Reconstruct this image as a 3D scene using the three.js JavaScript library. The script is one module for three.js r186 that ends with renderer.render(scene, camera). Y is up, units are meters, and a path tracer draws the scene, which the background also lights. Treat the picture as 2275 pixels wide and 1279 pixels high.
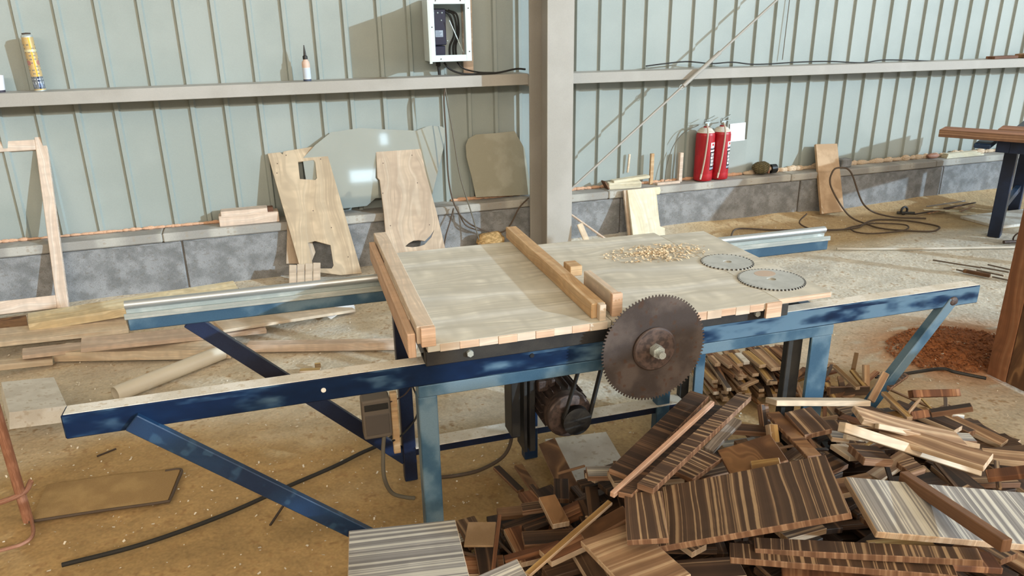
import * as THREE from 'three';
import { mergeGeometries } from 'three/addons/utils/BufferGeometryUtils.js';
import { RoundedBoxGeometry } from 'three/addons/geometries/RoundedBoxGeometry.js';
import { RectAreaLightUniformsLib } from 'three/addons/lights/RectAreaLightUniformsLib.js';
RectAreaLightUniformsLib.init();

// ---------------------------------------------------------------- camera, sky, sun, exposure
const scene = new THREE.Scene();
const V = (x, y, z) => new THREE.Vector3(x, y, z);
const camera = new THREE.PerspectiveCamera(2 * Math.atan(1279 / 2 / 1650) * 180 / Math.PI, 2275 / 1279, 0.05, 120);
camera.position.set(0, 1.55, 0);
camera.rotation.order = 'YXZ';
camera.rotation.set(-19.73 * Math.PI / 180, -16.88 * Math.PI / 180, -0.857 * Math.PI / 180);
scene.background = new THREE.Color().setRGB(0.84, 0.93, 1.0).multiplyScalar(2.6);
const sun = new THREE.DirectionalLight(new THREE.Color().setRGB(0.63, 0.84, 1.0), 3.4);
sun.position.set(1.0 * 14 + 1, 0.375 * 14, 1.0 * 14 - 3); sun.target.position.set(1, 0, -3);
sun.castShadow = true; sun.shadow.mapSize.set(2048, 2048); sun.shadow.radius = 1.5;
Object.assign(sun.shadow.camera, { left: -12, right: 12, top: 9, bottom: -6, near: 0.5, far: 50 });
scene.add(sun, sun.target);
const renderer = new THREE.WebGLRenderer({ antialias: true });
renderer.toneMapping = THREE.LinearToneMapping;
renderer.toneMappingExposure = 0.96;
renderer.shadowMap.enabled = true;

// ---------------------------------------------------------------- helpers
let seed = 7;
const rnd = () => { seed = (seed * 1664525 + 1013904223) >>> 0; return seed / 4294967296; };
const rr = (a, b) => a + (b - a) * rnd();
const hash = (x, y, s) => { let h = (x * 374761393 + y * 668265263 + s * 974634777) | 0; h = Math.imul(h ^ (h >>> 13), 1274126177); h ^= h >>> 16; return (h >>> 0) / 4294967296; };
const mod = (a, n) => ((a % n) + n) % n;
function noise(x, y, px, py, s) {
  const xi = Math.floor(x), yi = Math.floor(y), fx = x - xi, fy = y - yi, ux = fx * fx * (3 - 2 * fx), uy = fy * fy * (3 - 2 * fy);
  const a = mod(xi, px), b = mod(xi + 1, px), c = mod(yi, py), d = mod(yi + 1, py);
  const n0 = hash(a, c, s) * (1 - ux) + hash(b, c, s) * ux, n1 = hash(a, d, s) * (1 - ux) + hash(b, d, s) * ux;
  return n0 * (1 - uy) + n1 * uy;
}
function fbm(x, y, px, py, s, o = 4) { let t = 0, a = 0.5, n = 0; for (let i = 0; i < o; i++) { t += a * noise(x, y, px, py, s + i * 17); n += a; a *= 0.5; x *= 2; y *= 2; px *= 2; py *= 2; } return t / n; }
const mix = (a, b, t) => a.map((v, i) => v + (b[i] - v) * t);
const sst = (a, b, x) => { const t = Math.min(1, Math.max(0, (x - a) / (b - a))); return t * t * (3 - 2 * t); };
function tex(w, h, fn, colour = true) {
  const d = new Uint8Array(w * h * 4);
  for (let j = 0; j < h; j++) for (let i = 0; i < w; i++) { const c = fn(i / w, j / h), k = (j * w + i) * 4; d[k] = Math.max(0, Math.min(255, c[0])); d[k + 1] = Math.max(0, Math.min(255, c[1])); d[k + 2] = Math.max(0, Math.min(255, c[2])); d[k + 3] = 255; }
  const t = new THREE.DataTexture(d, w, h); t.wrapS = t.wrapT = THREE.RepeatWrapping; t.magFilter = THREE.LinearFilter; t.minFilter = THREE.LinearMipmapLinearFilter; t.generateMipmaps = true;
  if (colour) t.colorSpace = THREE.SRGBColorSpace; t.needsUpdate = true; return t;
}
// wood: u runs with the grain, v across it; size = metres per tile
function wood(s, dark, midc, light, { n = 26, line = 0.5, warp = 0.5, su = 0.9, sv = 0.35, rough = 0.75, lo = 0.64, bump = 0 } = {}) {
  const fn = (u, v) => {
    let w = (fbm(u * 3, v * 3, 3, 3, s, 3) - 0.5) * warp * 6 + Math.sin((u + fbm(u * 2, v * 2, 2, 2, s + 5, 2)) * 6.283) * warp * 0.5;
    const r = v * n + w;
    const a = noise(r, 0.5, n, 1, s + 31), b = noise(r * 3, 0.5, n * 3, 1, s + 47), c = noise(r * 7, u * 6, n * 7, 6, s + 59);
    let col = mix(dark, midc, sst(0.25, 0.8, a * 0.7 + b * 0.3));
    col = mix(col, light, line * sst(lo, lo + 0.14, a * 0.45 + b * 0.55));
    const f = 0.9 + 0.2 * c * fbm(u * 40, v * 8, 40, 8, s + 71, 2) + 0.1 * (fbm(u * 5, v * 4, 5, 4, s + 83, 3) - 0.5);
    return col.map((x) => x * f);
  };
  const t = tex(512, 512, fn); t.repeat.set(1 / su, 1 / sv);
  const m = new THREE.MeshStandardMaterial({ map: t, roughness: rough });
  if (bump) { m.bumpMap = t; m.bumpScale = bump; }
  return m;
}
const plain = (hex, roughness = 0.8, metalness = 0, o = {}) => new THREE.MeshStandardMaterial({ color: hex, roughness, metalness, ...o });
// painted metal, concrete, dust: two colours mixed by layered noise
function mottled(s, c0, c1, size, { rough = 0.8, metal = 0, f = 6, lo = 0.35, hi = 0.7, grain = 10, bump = 0, spots, n = 512 } = {}) {
  const t = tex(n, n, (u, v) => {
    const a = sst(lo, hi, fbm(u * f, v * f, f, f, s, 5)); let c = mix(c0, c1, a);
    if (spots) c = mix(c, spots, 0.45 * sst(0.66, 0.82, fbm(u * f * 5, v * f * 5, f * 5, f * 5, s + 3, 2)));
    const g = (hash(Math.floor(u * n), Math.floor(v * n), s) - 0.5) * grain; return c.map((x) => x + g);
  });
  t.repeat.set(1 / size, 1 / size);
  const m = new THREE.MeshStandardMaterial({ map: t, roughness: rough, metalness: metal });
  if (bump) { m.bumpMap = t; m.bumpScale = bump; }
  return m;
}
// chamfered box, centred, uv in metres; across = grain runs along z instead of x
const cboxCache = new Map();
function cbox(l, h, w, c = 0.0015, across = false, ou = 0, ov = 0) {
  c = Math.min(c, l * 0.3, h * 0.3, w * 0.3);
  const X = l / 2, Y = h / 2, Z = w / 2, pos = [], uv = [], nor = [];
  const put = (pts) => {
    const a = V(...pts[0]), n = V(...pts[1]).sub(a).cross(V(...pts[2]).sub(a)).normalize();
    const mid = pts.reduce((s, p) => s.add(V(...p)), V(0, 0, 0)); if (n.dot(mid) < 0) { pts.reverse(); n.negate(); }
    for (let i = 1; i + 1 < pts.length; i++) for (const p of [pts[0], pts[i], pts[i + 1]]) {
      pos.push(...p); nor.push(n.x, n.y, n.z);
      const ax = Math.abs(n.x), ay = Math.abs(n.y), az = Math.abs(n.z);
      let q = ay >= ax && ay >= az ? [p[0], p[2]] : az >= ax ? [p[0], p[1] + Z] : [p[1] + X, p[2]];
      if (across) q = ay >= ax && ay >= az ? [p[2], p[0]] : az >= ax ? [p[1] + Z, p[0]] : [p[2], p[1] + X];
      uv.push(q[0] + ou, q[1] + ov);
    }
  };
  const S = [-1, 1];
  for (const s of S) { put([[s * X, -Y + c, -Z + c], [s * X, Y - c, -Z + c], [s * X, Y - c, Z - c], [s * X, -Y + c, Z - c]]); put([[-X + c, s * Y, -Z + c], [X - c, s * Y, -Z + c], [X - c, s * Y, Z - c], [-X + c, s * Y, Z - c]]); put([[-X + c, -Y + c, s * Z], [X - c, -Y + c, s * Z], [X - c, Y - c, s * Z], [-X + c, Y - c, s * Z]]); }
  for (const a of S) for (const b of S) {
    put([[-X + c, a * Y, b * (Z - c)], [X - c, a * Y, b * (Z - c)], [X - c, a * (Y - c), b * Z], [-X + c, a * (Y - c), b * Z]]);
    put([[a * X, -Y + c, b * (Z - c)], [a * X, Y - c, b * (Z - c)], [a * (X - c), Y - c, b * Z], [a * (X - c), -Y + c, b * Z]]);
    put([[a * X, b * (Y - c), -Z + c], [a * X, b * (Y - c), Z - c], [a * (X - c), b * Y, Z - c], [a * (X - c), b * Y, -Z + c]]);
    for (const d of S) put([[a * X, b * (Y - c), d * (Z - c)], [a * (X - c), b * Y, d * (Z - c)], [a * (X - c), b * (Y - c), d * Z]]);
  }
  const g = new THREE.BufferGeometry();
  g.setAttribute('position', new THREE.Float32BufferAttribute(pos, 3)); g.setAttribute('normal', new THREE.Float32BufferAttribute(nor, 3)); g.setAttribute('uv', new THREE.Float32BufferAttribute(uv, 2));
  g.addGroup(0, 6, 1); g.addGroup(6, 6, 0); g.addGroup(12, 12, 1); g.addGroup(24, 6, 0); g.addGroup(30, pos.length / 3 - 30, 1);
  return g;
}
const flat = (g) => { const q = g.index ? g.toNonIndexed() : g; q.clearGroups(); for (const k of Object.keys(q.attributes)) if (!['position', 'normal', 'uv'].includes(k)) q.deleteAttribute(k); return q; };
const join = (list) => mergeGeometries(list.map(flat));
// box given by its two corners
const span = (x0, x1, y0, y1, z0, z1, c = 0.002, across = false) => cbox(x1 - x0, y1 - y0, z1 - z0, c, across, x0 * 1.7 + y0, z0 + y1).translate((x0 + x1) / 2, (y0 + y1) / 2, (z0 + z1) / 2);
// straight bar of rectangular section from a to b (width in the plane of b-a and up, depth across)
function bar(a, b, wid, dep, upv = V(0, 0, 1), c = 0.002) {
  const d = b.clone().sub(a), L = d.length(), x = d.normalize(), z = upv.clone().sub(x.clone().multiplyScalar(upv.dot(x))).normalize(), y = z.clone().cross(x);
  return cbox(L, wid, dep, c).applyMatrix4(new THREE.Matrix4().makeBasis(x, y, z).setPosition(a.clone().add(b).multiplyScalar(0.5)));
}
const tubeG = (pts, r, n = 6, seg = 0, tension = 0.5) => new THREE.TubeGeometry(new THREE.CatmullRomCurve3(pts.map((p) => (p.isVector3 ? p : V(...p))), false, 'catmullrom', tension), seg || Math.max(8, pts.length * 8), r, n, false);
function rod(a, b, r, n = 12, r2 = r) {
  const d = b.clone().sub(a), g = new THREE.CylinderGeometry(r2, r, d.length(), n);
  return g.applyQuaternion(new THREE.Quaternion().setFromUnitVectors(V(0, 1, 0), d.clone().normalize())).translate((a.x + b.x) / 2, (a.y + b.y) / 2, (a.z + b.z) / 2);
}
const lathe = (prof, n = 28) => new THREE.LatheGeometry(prof.map((p) => new THREE.Vector2(p[0], p[1])), n);
const count = {};
const numbered = (n) => { const k = count[n] = (count[n] ?? -1) + 1; return k ? `${n}_${String(k).padStart(3, '0')}` : n; };
const lit = (m) => { m.castShadow = m.receiveShadow = true; return m; };
function tag(o, label, category, group, kind) { o.userData.label = label; if (category) o.userData.category = category; if (group) o.userData.group = group; if (kind) o.userData.kind = kind; return o; }
function thing(name, label, category, pos = V(0, 0, 0), turn = 0, group) { const g = new THREE.Group(); g.name = numbered(name); g.position.copy(pos); g.rotation.y = turn; scene.add(g); return tag(g, label, category, group); }
function part(parent, name, geo, mat, pos, label) { const m = lit(new THREE.Mesh(geo, mat)); m.name = name; if (pos) m.position.copy(pos); if (label) m.userData.label = label; parent.add(m); return m; }
function solo(name, geo, mat, label, category, group, pos) { const m = lit(new THREE.Mesh(geo, mat)); m.name = numbered(name); if (pos) m.position.copy(pos); scene.add(m); return tag(m, label, category, group); }
function struct(name, geo, mat, label) { const m = lit(new THREE.Mesh(geo, mat)); m.name = name; scene.add(m); m.userData.kind = 'structure'; if (label) m.userData.label = label; return m; }
function structGroup(name, label) { const g = new THREE.Group(); g.name = name; scene.add(g); g.userData.kind = 'structure'; g.userData.label = label; return g; }
// the back wall stands at a slight angle to the bench: s along it, d out into the room
const TH = 0.04, W0 = V(0, 0, -5.02), WS = V(Math.cos(TH), 0, -Math.sin(TH)), WD = V(Math.sin(TH), 0, Math.cos(TH));
const wp = (s, y, d) => W0.clone().addScaledVector(WS, s).addScaledVector(WD, d).setY(y);
const WM = new THREE.Matrix4().makeBasis(WS, V(0, 1, 0), WD).setPosition(W0);
const onWall = (g) => g.applyMatrix4(WM);

// ---------------------------------------------------------------- materials
const M = {
  brown: wood(11, [80, 60, 47], [114, 87, 66], [186, 156, 122], { n: 64, line: 0.95, warp: 0.7, su: 1.0, sv: 0.46, rough: 0.62, lo: 0.56 }),
  brown2: wood(12, [94, 70, 52], [126, 97, 73], [184, 152, 116], { n: 36, line: 0.85, warp: 0.7, su: 1.0, sv: 0.42, rough: 0.62, lo: 0.585 }),
  dark: wood(13, [58, 42, 32], [88, 64, 47], [136, 104, 78], { n: 30, line: 0.6, warp: 0.3, rough: 0.6 }),
  flame: wood(14, [104, 72, 48], [150, 110, 74], [176, 134, 92], { n: 9, line: 0.4, warp: 1.3, su: 0.7, sv: 0.3 }),
  gold: wood(15, [130, 96, 56], [178, 140, 84], [208, 176, 116], { n: 24, line: 0.6, warp: 0.4 }),
  red: wood(16, [104, 66, 44], [150, 102, 70], [184, 140, 102], { n: 26, line: 0.6, warp: 0.4 }),
  pink: wood(17, [170, 122, 96], [206, 164, 138], [226, 196, 172], { n: 16, line: 0.4, warp: 0.3 }),
  grey: wood(18, [132, 127, 124], [168, 163, 158], [216, 210, 196], { n: 40, line: 0.9, lo: 0.56, warp: 0.3, su: 1.2, sv: 0.36, rough: 0.6 }),  // grey partly carries the cool sunlight on these offcuts, put into the colour
  greyr: wood(19, [120, 86, 62], [158, 120, 92], [190, 160, 130], { n: 20, line: 0.5, warp: 0.3 }),
  tan: wood(20, [142, 108, 80], [186, 150, 116], [212, 184, 150], { n: 22, line: 0.6, warp: 0.5 }),
  rough: wood(21, [110, 98, 88], [160, 146, 132], [190, 178, 164], { n: 40, line: 0.7, warp: 1.2 }),
  pine: wood(22, [212, 190, 164], [224, 206, 182], [232, 218, 198], { n: 14, line: 0.4, warp: 0.5 }),
  pine2: wood(23, [214, 190, 170], [226, 206, 188], [234, 220, 206], { n: 12, line: 0.3, warp: 0.4 }),
  log: wood(24, [214, 192, 152], [226, 208, 170], [234, 220, 190], { n: 10, line: 0.4, warp: 0.8 }),
  ply: wood(25, [184, 162, 134], [194, 173, 145], [204, 187, 162], { n: 12, line: 0.3, warp: 0.7, su: 1.2, sv: 0.5 }),
  ply2: wood(26, [184, 162, 140], [194, 173, 150], [204, 187, 168], { n: 10, line: 0.35, warp: 1.0, su: 1.2, sv: 0.5 }),
  cream: wood(27, [220, 208, 178], [230, 220, 194], [236, 228, 206], { n: 8, line: 0.2, warp: 0.4 }),
  card: mottled(28, [168, 138, 106], [190, 160, 128], 0.5),
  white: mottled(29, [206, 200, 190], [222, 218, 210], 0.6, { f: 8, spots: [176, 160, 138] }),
  blue: mottled(31, [16, 40, 70], [26, 56, 88], 0.9, { rough: 0.42, f: 7, grain: 6, spots: [70, 104, 132] }),
  blueDusty: mottled(32, [50, 82, 106], [98, 122, 138], 0.7, { rough: 0.5, f: 6, lo: 0.38, hi: 0.62, grain: 8 }),
  navy: mottled(33, [16, 28, 52], [26, 42, 72], 0.8, { rough: 0.4, f: 6 }),
  black: mottled(34, [30, 30, 32], [52, 50, 48], 0.5, { rough: 0.55 }),
  steel: mottled(35, [94, 86, 84], [124, 114, 110], 0.35, { rough: 0.42, metal: 0.75, f: 5, spots: [110, 78, 62] }),
  bladeGrey: mottled(36, [172, 172, 168], [190, 190, 186], 0.3, { rough: 0.45, metal: 0.2 }),
  chrome: plain(0xb8bcbe, 0.38, 0.7), alu: mottled(37, [176, 184, 182], [204, 208, 204], 0.4, { rough: 0.4, metal: 0.45 }),
  iron: mottled(38, [64, 52, 48], [96, 78, 70], 0.3, { rough: 0.6, metal: 0.3 }),
  rust: mottled(39, [146, 100, 78], [172, 124, 100], 0.3, { rough: 0.6 }),
  concrete: mottled(40, [112, 112, 112], [144, 144, 145], 0.8, { f: 14, lo: 0.2, hi: 0.8, rough: 0.95, grain: 34, bump: 0.003, spots: [112, 106, 100] }),
  mortar: mottled(41, [150, 146, 140], [178, 174, 166], 0.8, { rough: 0.95, grain: 16, spots: [150, 136, 120] }),
  foam: mottled(42, [190, 140, 108], [220, 180, 150], 0.2, { rough: 0.95, grain: 20 }),
  foam2: mottled(43, [188, 160, 130], [222, 204, 180], 0.2, { rough: 0.95, grain: 20, spots: [170, 110, 80] }),
  panel: mottled(44, [149, 156, 151], [157, 163, 158], 1.6, { rough: 0.5, f: 4, grain: 4 }),
  steelPaint: mottled(45, [162, 157, 149], [172, 167, 160], 1.6, { rough: 0.55, grain: 5 }),
  dust: mottled(46, [202, 194, 180], [220, 214, 204], 0.5, { f: 9, rough: 1, grain: 22, spots: [180, 160, 132] }),
  tableWood: wood(47, [200, 194, 180], [212, 208, 198], [222, 220, 213], { n: 10, line: 0.25, warp: 0.6, su: 1.1, sv: 0.5, rough: 0.85 }),
  edgeWood: wood(48, [206, 170, 142], [220, 188, 162], [230, 204, 182], { n: 60, line: 0.4, warp: 0.2, sv: 0.5 }),
  fence: wood(49, [206, 184, 162], [218, 200, 180], [228, 214, 198], { n: 12, line: 0.35, warp: 0.5 }),
  fenceDark: wood(50, [194, 156, 114], [212, 180, 140], [224, 198, 164], { n: 18, line: 0.4, warp: 0.6 }),
  rawA: wood(61, [126, 92, 70], [154, 118, 92], [186, 154, 126], { n: 40, line: 0.5, warp: 0.3, sv: 0.3 }), rawB: wood(62, [192, 162, 132], [208, 182, 154], [220, 200, 176], { n: 30, line: 0.4, warp: 0.3, sv: 0.3 }), crate: wood(63, [136, 88, 58], [162, 110, 76], [178, 130, 94], { n: 10, line: 0.4, warp: 0.5 }), dusted: mottled(64, [158, 128, 86], [176, 146, 100], 0.5, { rough: 1, grain: 18 }), toothShade: plain(0x38332e, 0.5, 0.3),
  rubber: plain(0x262422, 0.75), cableGrey: plain(0x6a6458, 0.7), cableBrown: plain(0x54463a, 0.75), whitePaint: plain(0xd6e0e0, 0.45),
  paper: plain(0xeef0f4, 0.9), pvc: plain(0xd6ccba, 0.4), red: null,
  extRed: mottled(51, [160, 18, 30], [178, 26, 38], 0.3, { rough: 0.4, grain: 3 }),
  ground: mottled(52, [170, 160, 146], [190, 182, 170], 3, { rough: 1 }),
  hall: mottled(53, [206, 196, 178], [216, 208, 194], 3, { rough: 0.9 }),
  gloss: new THREE.MeshPhysicalMaterial({ color: 0xb4bfbe, roughness: 0.05, metalness: 0.5, clearcoat: 1, clearcoatRoughness: 0.02, ior: 2.0 }),
  greysheet: mottled(54, [150, 146, 128], [164, 160, 144], 0.6, { rough: 0.5 }),
};
M.redw = wood(16, [104, 66, 44], [150, 102, 70], [184, 140, 102], { n: 26, line: 0.6, warp: 0.4 }); M.red = M.redw;
{ const t = tex(1024, 64, (u, v) => { const x = -0.54 + 2.61 * u; const d = fbm(u * 26, v * 1.5, 26, 2, 131, 4) + 0.32 * sst(0.25, 1.0, x) - 0.1; let c = mix([6, 24, 50], [12, 38, 72], fbm(u * 60, v * 3, 60, 3, 132, 3)); c = mix(c, [118, 146, 164], 0.75 * sst(0.46, 0.84, d)); return c; }); t.repeat.set(1 / 2.61, 1 / 0.06); t.offset.set(0.5916, 0); M.railBlue = new THREE.MeshPhysicalMaterial({ map: t, roughness: 0.6, specularIntensity: 0.35 }); }

// ---------------------------------------------------------------- the hall
{
  // floor slab and the layer of sawdust on it
  struct('floor', span(-8, 30, -0.3, -0.03, -5.6, 30, 0.001), M.ground, 'concrete floor slab under the sawdust');
  const X0 = -3.2, X1 = 8.8, Z0 = -5.3, Z1 = 2.2, nx = 240, nz = 150;
  const drift = (x, z) => {
    const wz = -5.02 - 0.04 * x + 0.17, near = Math.max(0, 1 - (z - wz) / 0.45);
    return -0.012 + 0.014 * (fbm(x * 3 + 40, z * 3 + 40, 512, 512, 5, 4) - 0.5) + near * near * (x > 1.2 ? 0.05 : 0.012) * (0.5 + fbm(x * 2 + 9, z * 2 + 9, 512, 512, 6, 2))
      + 0.05 * Math.exp(-(((x - 3.05) / 0.3) ** 2 + ((z + 2.62) / 0.2) ** 2)) * (0.6 + 0.6 * fbm(x * 14 + 20, z * 14 + 30, 512, 512, 9, 3));
  };
  const pos = [], uv = [], idx = [];
  for (let j = 0; j <= nz; j++) for (let i = 0; i <= nx; i++) { const x = X0 + (X1 - X0) * i / nx, z = Z0 + (Z1 - Z0) * j / nz; pos.push(x, drift(x, z), z); uv.push(i / nx, j / nz); }
  for (let j = 0; j < nz; j++) for (let i = 0; i < nx; i++) { const a = j * (nx + 1) + i, b = a + nx + 1; idx.push(a, b, a + 1, a + 1, b, b + 1); }
  const g = new THREE.BufferGeometry(); g.setAttribute('position', new THREE.Float32BufferAttribute(pos, 3)); g.setAttribute('uv', new THREE.Float32BufferAttribute(uv, 2)); g.setIndex(idx); g.computeVertexNormals();
  const tn = [190, 156, 106], pale = [232, 222, 204], cl = [190, 186, 178], og = [176, 106, 58], dk = [150, 112, 74];
  const t = tex(2048, 1280, (u, v) => {
    const x = X0 + (X1 - X0) * u, z = Z0 + (Z1 - Z0) * v;
    const a = fbm(x * 1.3 + 50, z * 2.6 + 50, 4096, 4096, 61, 4), b = fbm(x * 9 + 50, z * 14 + 50, 4096, 4096, 67, 4), sp = fbm(x * 60 + 90, z * 60 + 90, 8192, 8192, 71, 2);
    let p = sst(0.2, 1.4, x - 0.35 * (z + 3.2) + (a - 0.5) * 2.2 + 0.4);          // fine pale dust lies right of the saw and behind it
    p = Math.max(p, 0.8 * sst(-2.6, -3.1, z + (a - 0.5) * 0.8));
    p *= 1 - 0.75 * sst(-4.1, -4.45, z + (a - 0.5) * 0.5) * sst(2.4, 3.2, x);          // tan stands in for the shade on the floor by the wall
    p *= 1 - 0.8 * sst(0.1, 0.4, x) * sst(2.75, 2.3, x) * sst(-2.62, -2.42, z + (a - 0.5) * 0.5);          // shade under the saw painted in as tan
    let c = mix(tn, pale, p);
    c = mix(c, cl, 0.35 * sst(0.55, 0.75, a) * p);
    const o = Math.exp(-(((x - 3.1) / 0.42) ** 2 + ((z + 2.55) / 0.3) ** 2)) * 1.5; c = mix(c, og, Math.min(1, o * sst(0.25, 0.6, b + 0.12)));
    c = mix(c, dk, 0.5 * sst(0.62, 0.78, sp) * (0.35 + 0.65 * sst(0.45, 0.7, b)));
    const f = 0.93 + 0.16 * (b - 0.5) + 0.1 * (hash(Math.floor(u * 2048), Math.floor(v * 1280), 5) - 0.5); return c.map((k) => k * f);
  });
  t.wrapS = t.wrapT = THREE.ClampToEdgeWrapping;
  const bt = tex(512, 512, (u, v) => { const k = 255 * (0.6 * fbm(u * 24, v * 24, 24, 24, 81, 4) + 0.4 * fbm(u * 90, v * 90, 90, 90, 82, 2)); return [k, k, k]; }, false); bt.repeat.set(10, 6);
  const m = lit(new THREE.Mesh(g, new THREE.MeshStandardMaterial({ map: t, roughness: 1, bumpMap: bt, bumpScale: 0.006 }))); m.name = 'sawdust_layer'; scene.add(m);
  tag(m, 'layer of tan and pale sawdust covering the workshop floor', 'sawdust', null, 'stuff');
  // loose shavings on the dust
  const chip = new THREE.BufferGeometry(); chip.setAttribute('position', new THREE.Float32BufferAttribute([-.5, 0, -.5, .5, .12, -.4, .45, .05, .5, -.5, 0, -.5, .45, .05, .5, -.4, .1, .45], 3)); chip.computeVertexNormals();
  const chips = (name, n, where, mat, label, s0, s1) => {
    const im = new THREE.InstancedMesh(chip, mat, n), mm = new THREE.Matrix4(), q = new THREE.Quaternion(), col = new THREE.Color();
    for (let i = 0; i < n; i++) { const p = where(); q.setFromEuler(new THREE.Euler(rr(-.5, .5), rr(0, 6.3), rr(-.5, .5))); const s = rr(s0, s1); mm.compose(p, q, V(s * rr(.6, 2.2), s * 1.5, s)); im.setMatrixAt(i, mm); { const k = rr(0.75, 1); im.setColorAt(i, col.setRGB(0.86 * k, 0.78 * k, 0.66 * k)); }; }
    im.name = name; lit(im); scene.add(im); tag(im, label, 'shavings', null, 'stuff');
  };
  const cm = plain(0xffffff, 0.95); cm.side = THREE.DoubleSide;
  chips('wood_shavings', 5200, () => { const x = rr(-1.6, 4.6), z = rr(-4.8, -1.6); return V(x, drift(x, z) + 0.004, z); }, cm, 'scattered wood shavings and splinters on the sawdust floor', 0.002, 0.007);
  chips('orange_shavings', 3200, () => { const a = rr(0, 6.3), r = Math.sqrt(rnd()); const x = 3.05 + Math.cos(a) * r * 0.36, z = -2.56 + Math.sin(a) * r * 0.24; return V(x, drift(x, z) + 0.005, z); }, new THREE.MeshStandardMaterial({ color: 0xa86a40, roughness: 0.95, side: THREE.DoubleSide }), 'heap of coarse orange wood chips beyond the right end of the bench', 0.004, 0.011);
  chips('bench_shavings', 900, () => { const a = rr(0, 6.3), r = rnd(); return V(1.17 + Math.cos(a) * r * 0.19, 0.806, -2.16 + Math.sin(a) * r * 0.1); }, new THREE.MeshStandardMaterial({ color: 0xf4e4cc, roughness: 0.95, side: THREE.DoubleSide }), 'small heap of fresh shavings on the bench top behind the loose blades', 0.003, 0.008);
}
{
  // ribbed sheet-metal back wall, one part per sheet
  const ribs = [-2.92, -2.72, -2.52, -2.32, -2.12, -1.92, -1.72, -1.52, -1.32, -1.12, -0.915, -0.695, -0.5, -0.305, -0.105, 0.095, 0.28, 0.46, 0.672, 0.862, 1.07, 1.25, 1.442, 1.622, 1.84,
    2.052, 2.237, 2.425, 2.601, 2.798, 2.989, 3.172, 3.352, 3.539, 3.709, 3.908, 4.09, 4.272, 4.456, 4.645, 4.828, 5.005, 5.181, 5.35, 5.508, 5.673, 5.851, 6.021, 6.189, 6.37, 6.55, 6.74, 6.92, 7.1, 7.29, 7.47, 7.66, 7.84, 8.03, 8.21, 8.4, 8.58, 8.77];
  const wall = structGroup('wall_back', 'pale green ribbed sheet-metal wall behind the bench');
  const H = 7.4;
  for (let i = 0; i < ribs.length; i += 5) {
    const rs = ribs.slice(i, i + 5), a = i ? (ribs[i - 1] + ribs[i]) / 2 : -8, b = i + 5 < ribs.length ? (ribs[i + 4] + ribs[i + 5]) / 2 : 9.2;
    const pr = [[a, 0.002]]; for (const r of rs) pr.push([r - 0.019, 0.002], [r - 0.011, 0.021], [r + 0.011, 0.021], [r + 0.019, 0.002]); pr.push([b, 0.002]);
    const pos = [], uv = [], quad = (p, q) => { for (const [k, y] of [[p, 0.3], [q, 0.3], [q, H], [p, 0.3], [q, H], [p, H]]) { pos.push(k[0], y, k[1]); uv.push(k[0], y); } };
    for (let k = 0; k + 1 < pr.length; k++) quad(pr[k], pr[k + 1]);
    const g = new THREE.BufferGeometry(); g.setAttribute('position', new THREE.Float32BufferAttribute(pos, 3)); g.setAttribute('uv', new THREE.Float32BufferAttribute(uv, 2)); g.computeVertexNormals();
    part(wall, 'wall_sheet_panel', join([onWall(g), onWall(span(a, b, 0.3, H, -0.08, 0.0, 0.0005))]), M.panel);
  }
  // concrete plinth: blocks, mortar cap
  const base = structGroup('baseboard_back', 'low concrete plinth along the foot of the ribbed wall');
  const js = [-8, -3.1, -0.672, 0.95, 2.35, 3.978, 5.5, 7, 9.2];
  for (let i = 0; i + 1 < js.length; i++) part(base, 'concrete_block', onWall(span(js[i] + 0.004, js[i + 1] - 0.004, -0.05, 0.302, -0.1, 0.165 + (i % 2) * 0.006, 0.006)), M.concrete);
  for (let i = 0; i + 1 < js.length; i++) part(base, 'mortar_cap', onWall(span(js[i] - 0.1, js[i + 1] - 0.102, 0.306, 0.362, -0.1, 0.172 + (i % 3) * 0.004, 0.008)), M.mortar);
  part(base, 'joint_fill', onWall(span(-8, 9.2, -0.05, 0.335, -0.1, 0.155, 0.001)), plain(0x6a5f55, 1));
  // horizontal girts
  const gl = onWall(join([span(-8, 1.612, 1.15, 1.222, 0.19, 0.2), span(-8, 1.612, 1.212, 1.222, 0.02, 0.195), span(-8, 1.612, 1.15, 1.156, 0.1, 0.195)]));
  struct('trim_1', gl, M.steelPaint, 'dusty painted steel girt across the wall left of the column');
  const grr = join([span(0, 7.4, 0, 0.07, 0.19, 0.2), span(0, 7.4, 0.062, 0.07, 0.02, 0.195), span(0, 7.4, 0, 0.006, 0.1, 0.195)]).rotateZ(-0.006).translate(1.79, 1.144, 0);
  struct('trim_2', onWall(grr), M.steelPaint, 'dusty painted steel girt across the wall right of the column');
  // column
  const col = structGroup('steel_column', 'cream painted steel column standing in front of the wall'); tag(col, 'cream painted steel column standing in front of the wall', 'column', null, 'structure');
  part(col, 'flange', onWall(span(1.606, 1.786, 0, 7.2, 0.535, 0.55, 0.002)), M.steelPaint);
  part(col, 'flange', onWall(span(1.606, 1.786, 0, 7.2, 0.225, 0.24, 0.002)), M.steelPaint);
  part(col, 'web', onWall(span(1.69, 1.7, 0, 7.2, 0.24, 0.535, 0.001)), M.steelPaint);
  part(col, 'base_plate', onWall(span(1.57, 1.82, -0.02, 0.018, 0.2, 0.58, 0.002)), M.steelPaint);
  for (const s of [1.64, 1.75]) part(col, 'girt_cleat', onWall(span(s - 0.03, s + 0.03, 1.14, 1.21, 0.02, 0.225, 0.002)), M.steelPaint);
  // other walls and the roof, out of the picture; the sun comes in through the open side on the right
  struct('wall_left', span(-8.2, -8, -0.1, 7.4, -5.3, 9, 0.001), M.hall);
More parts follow.
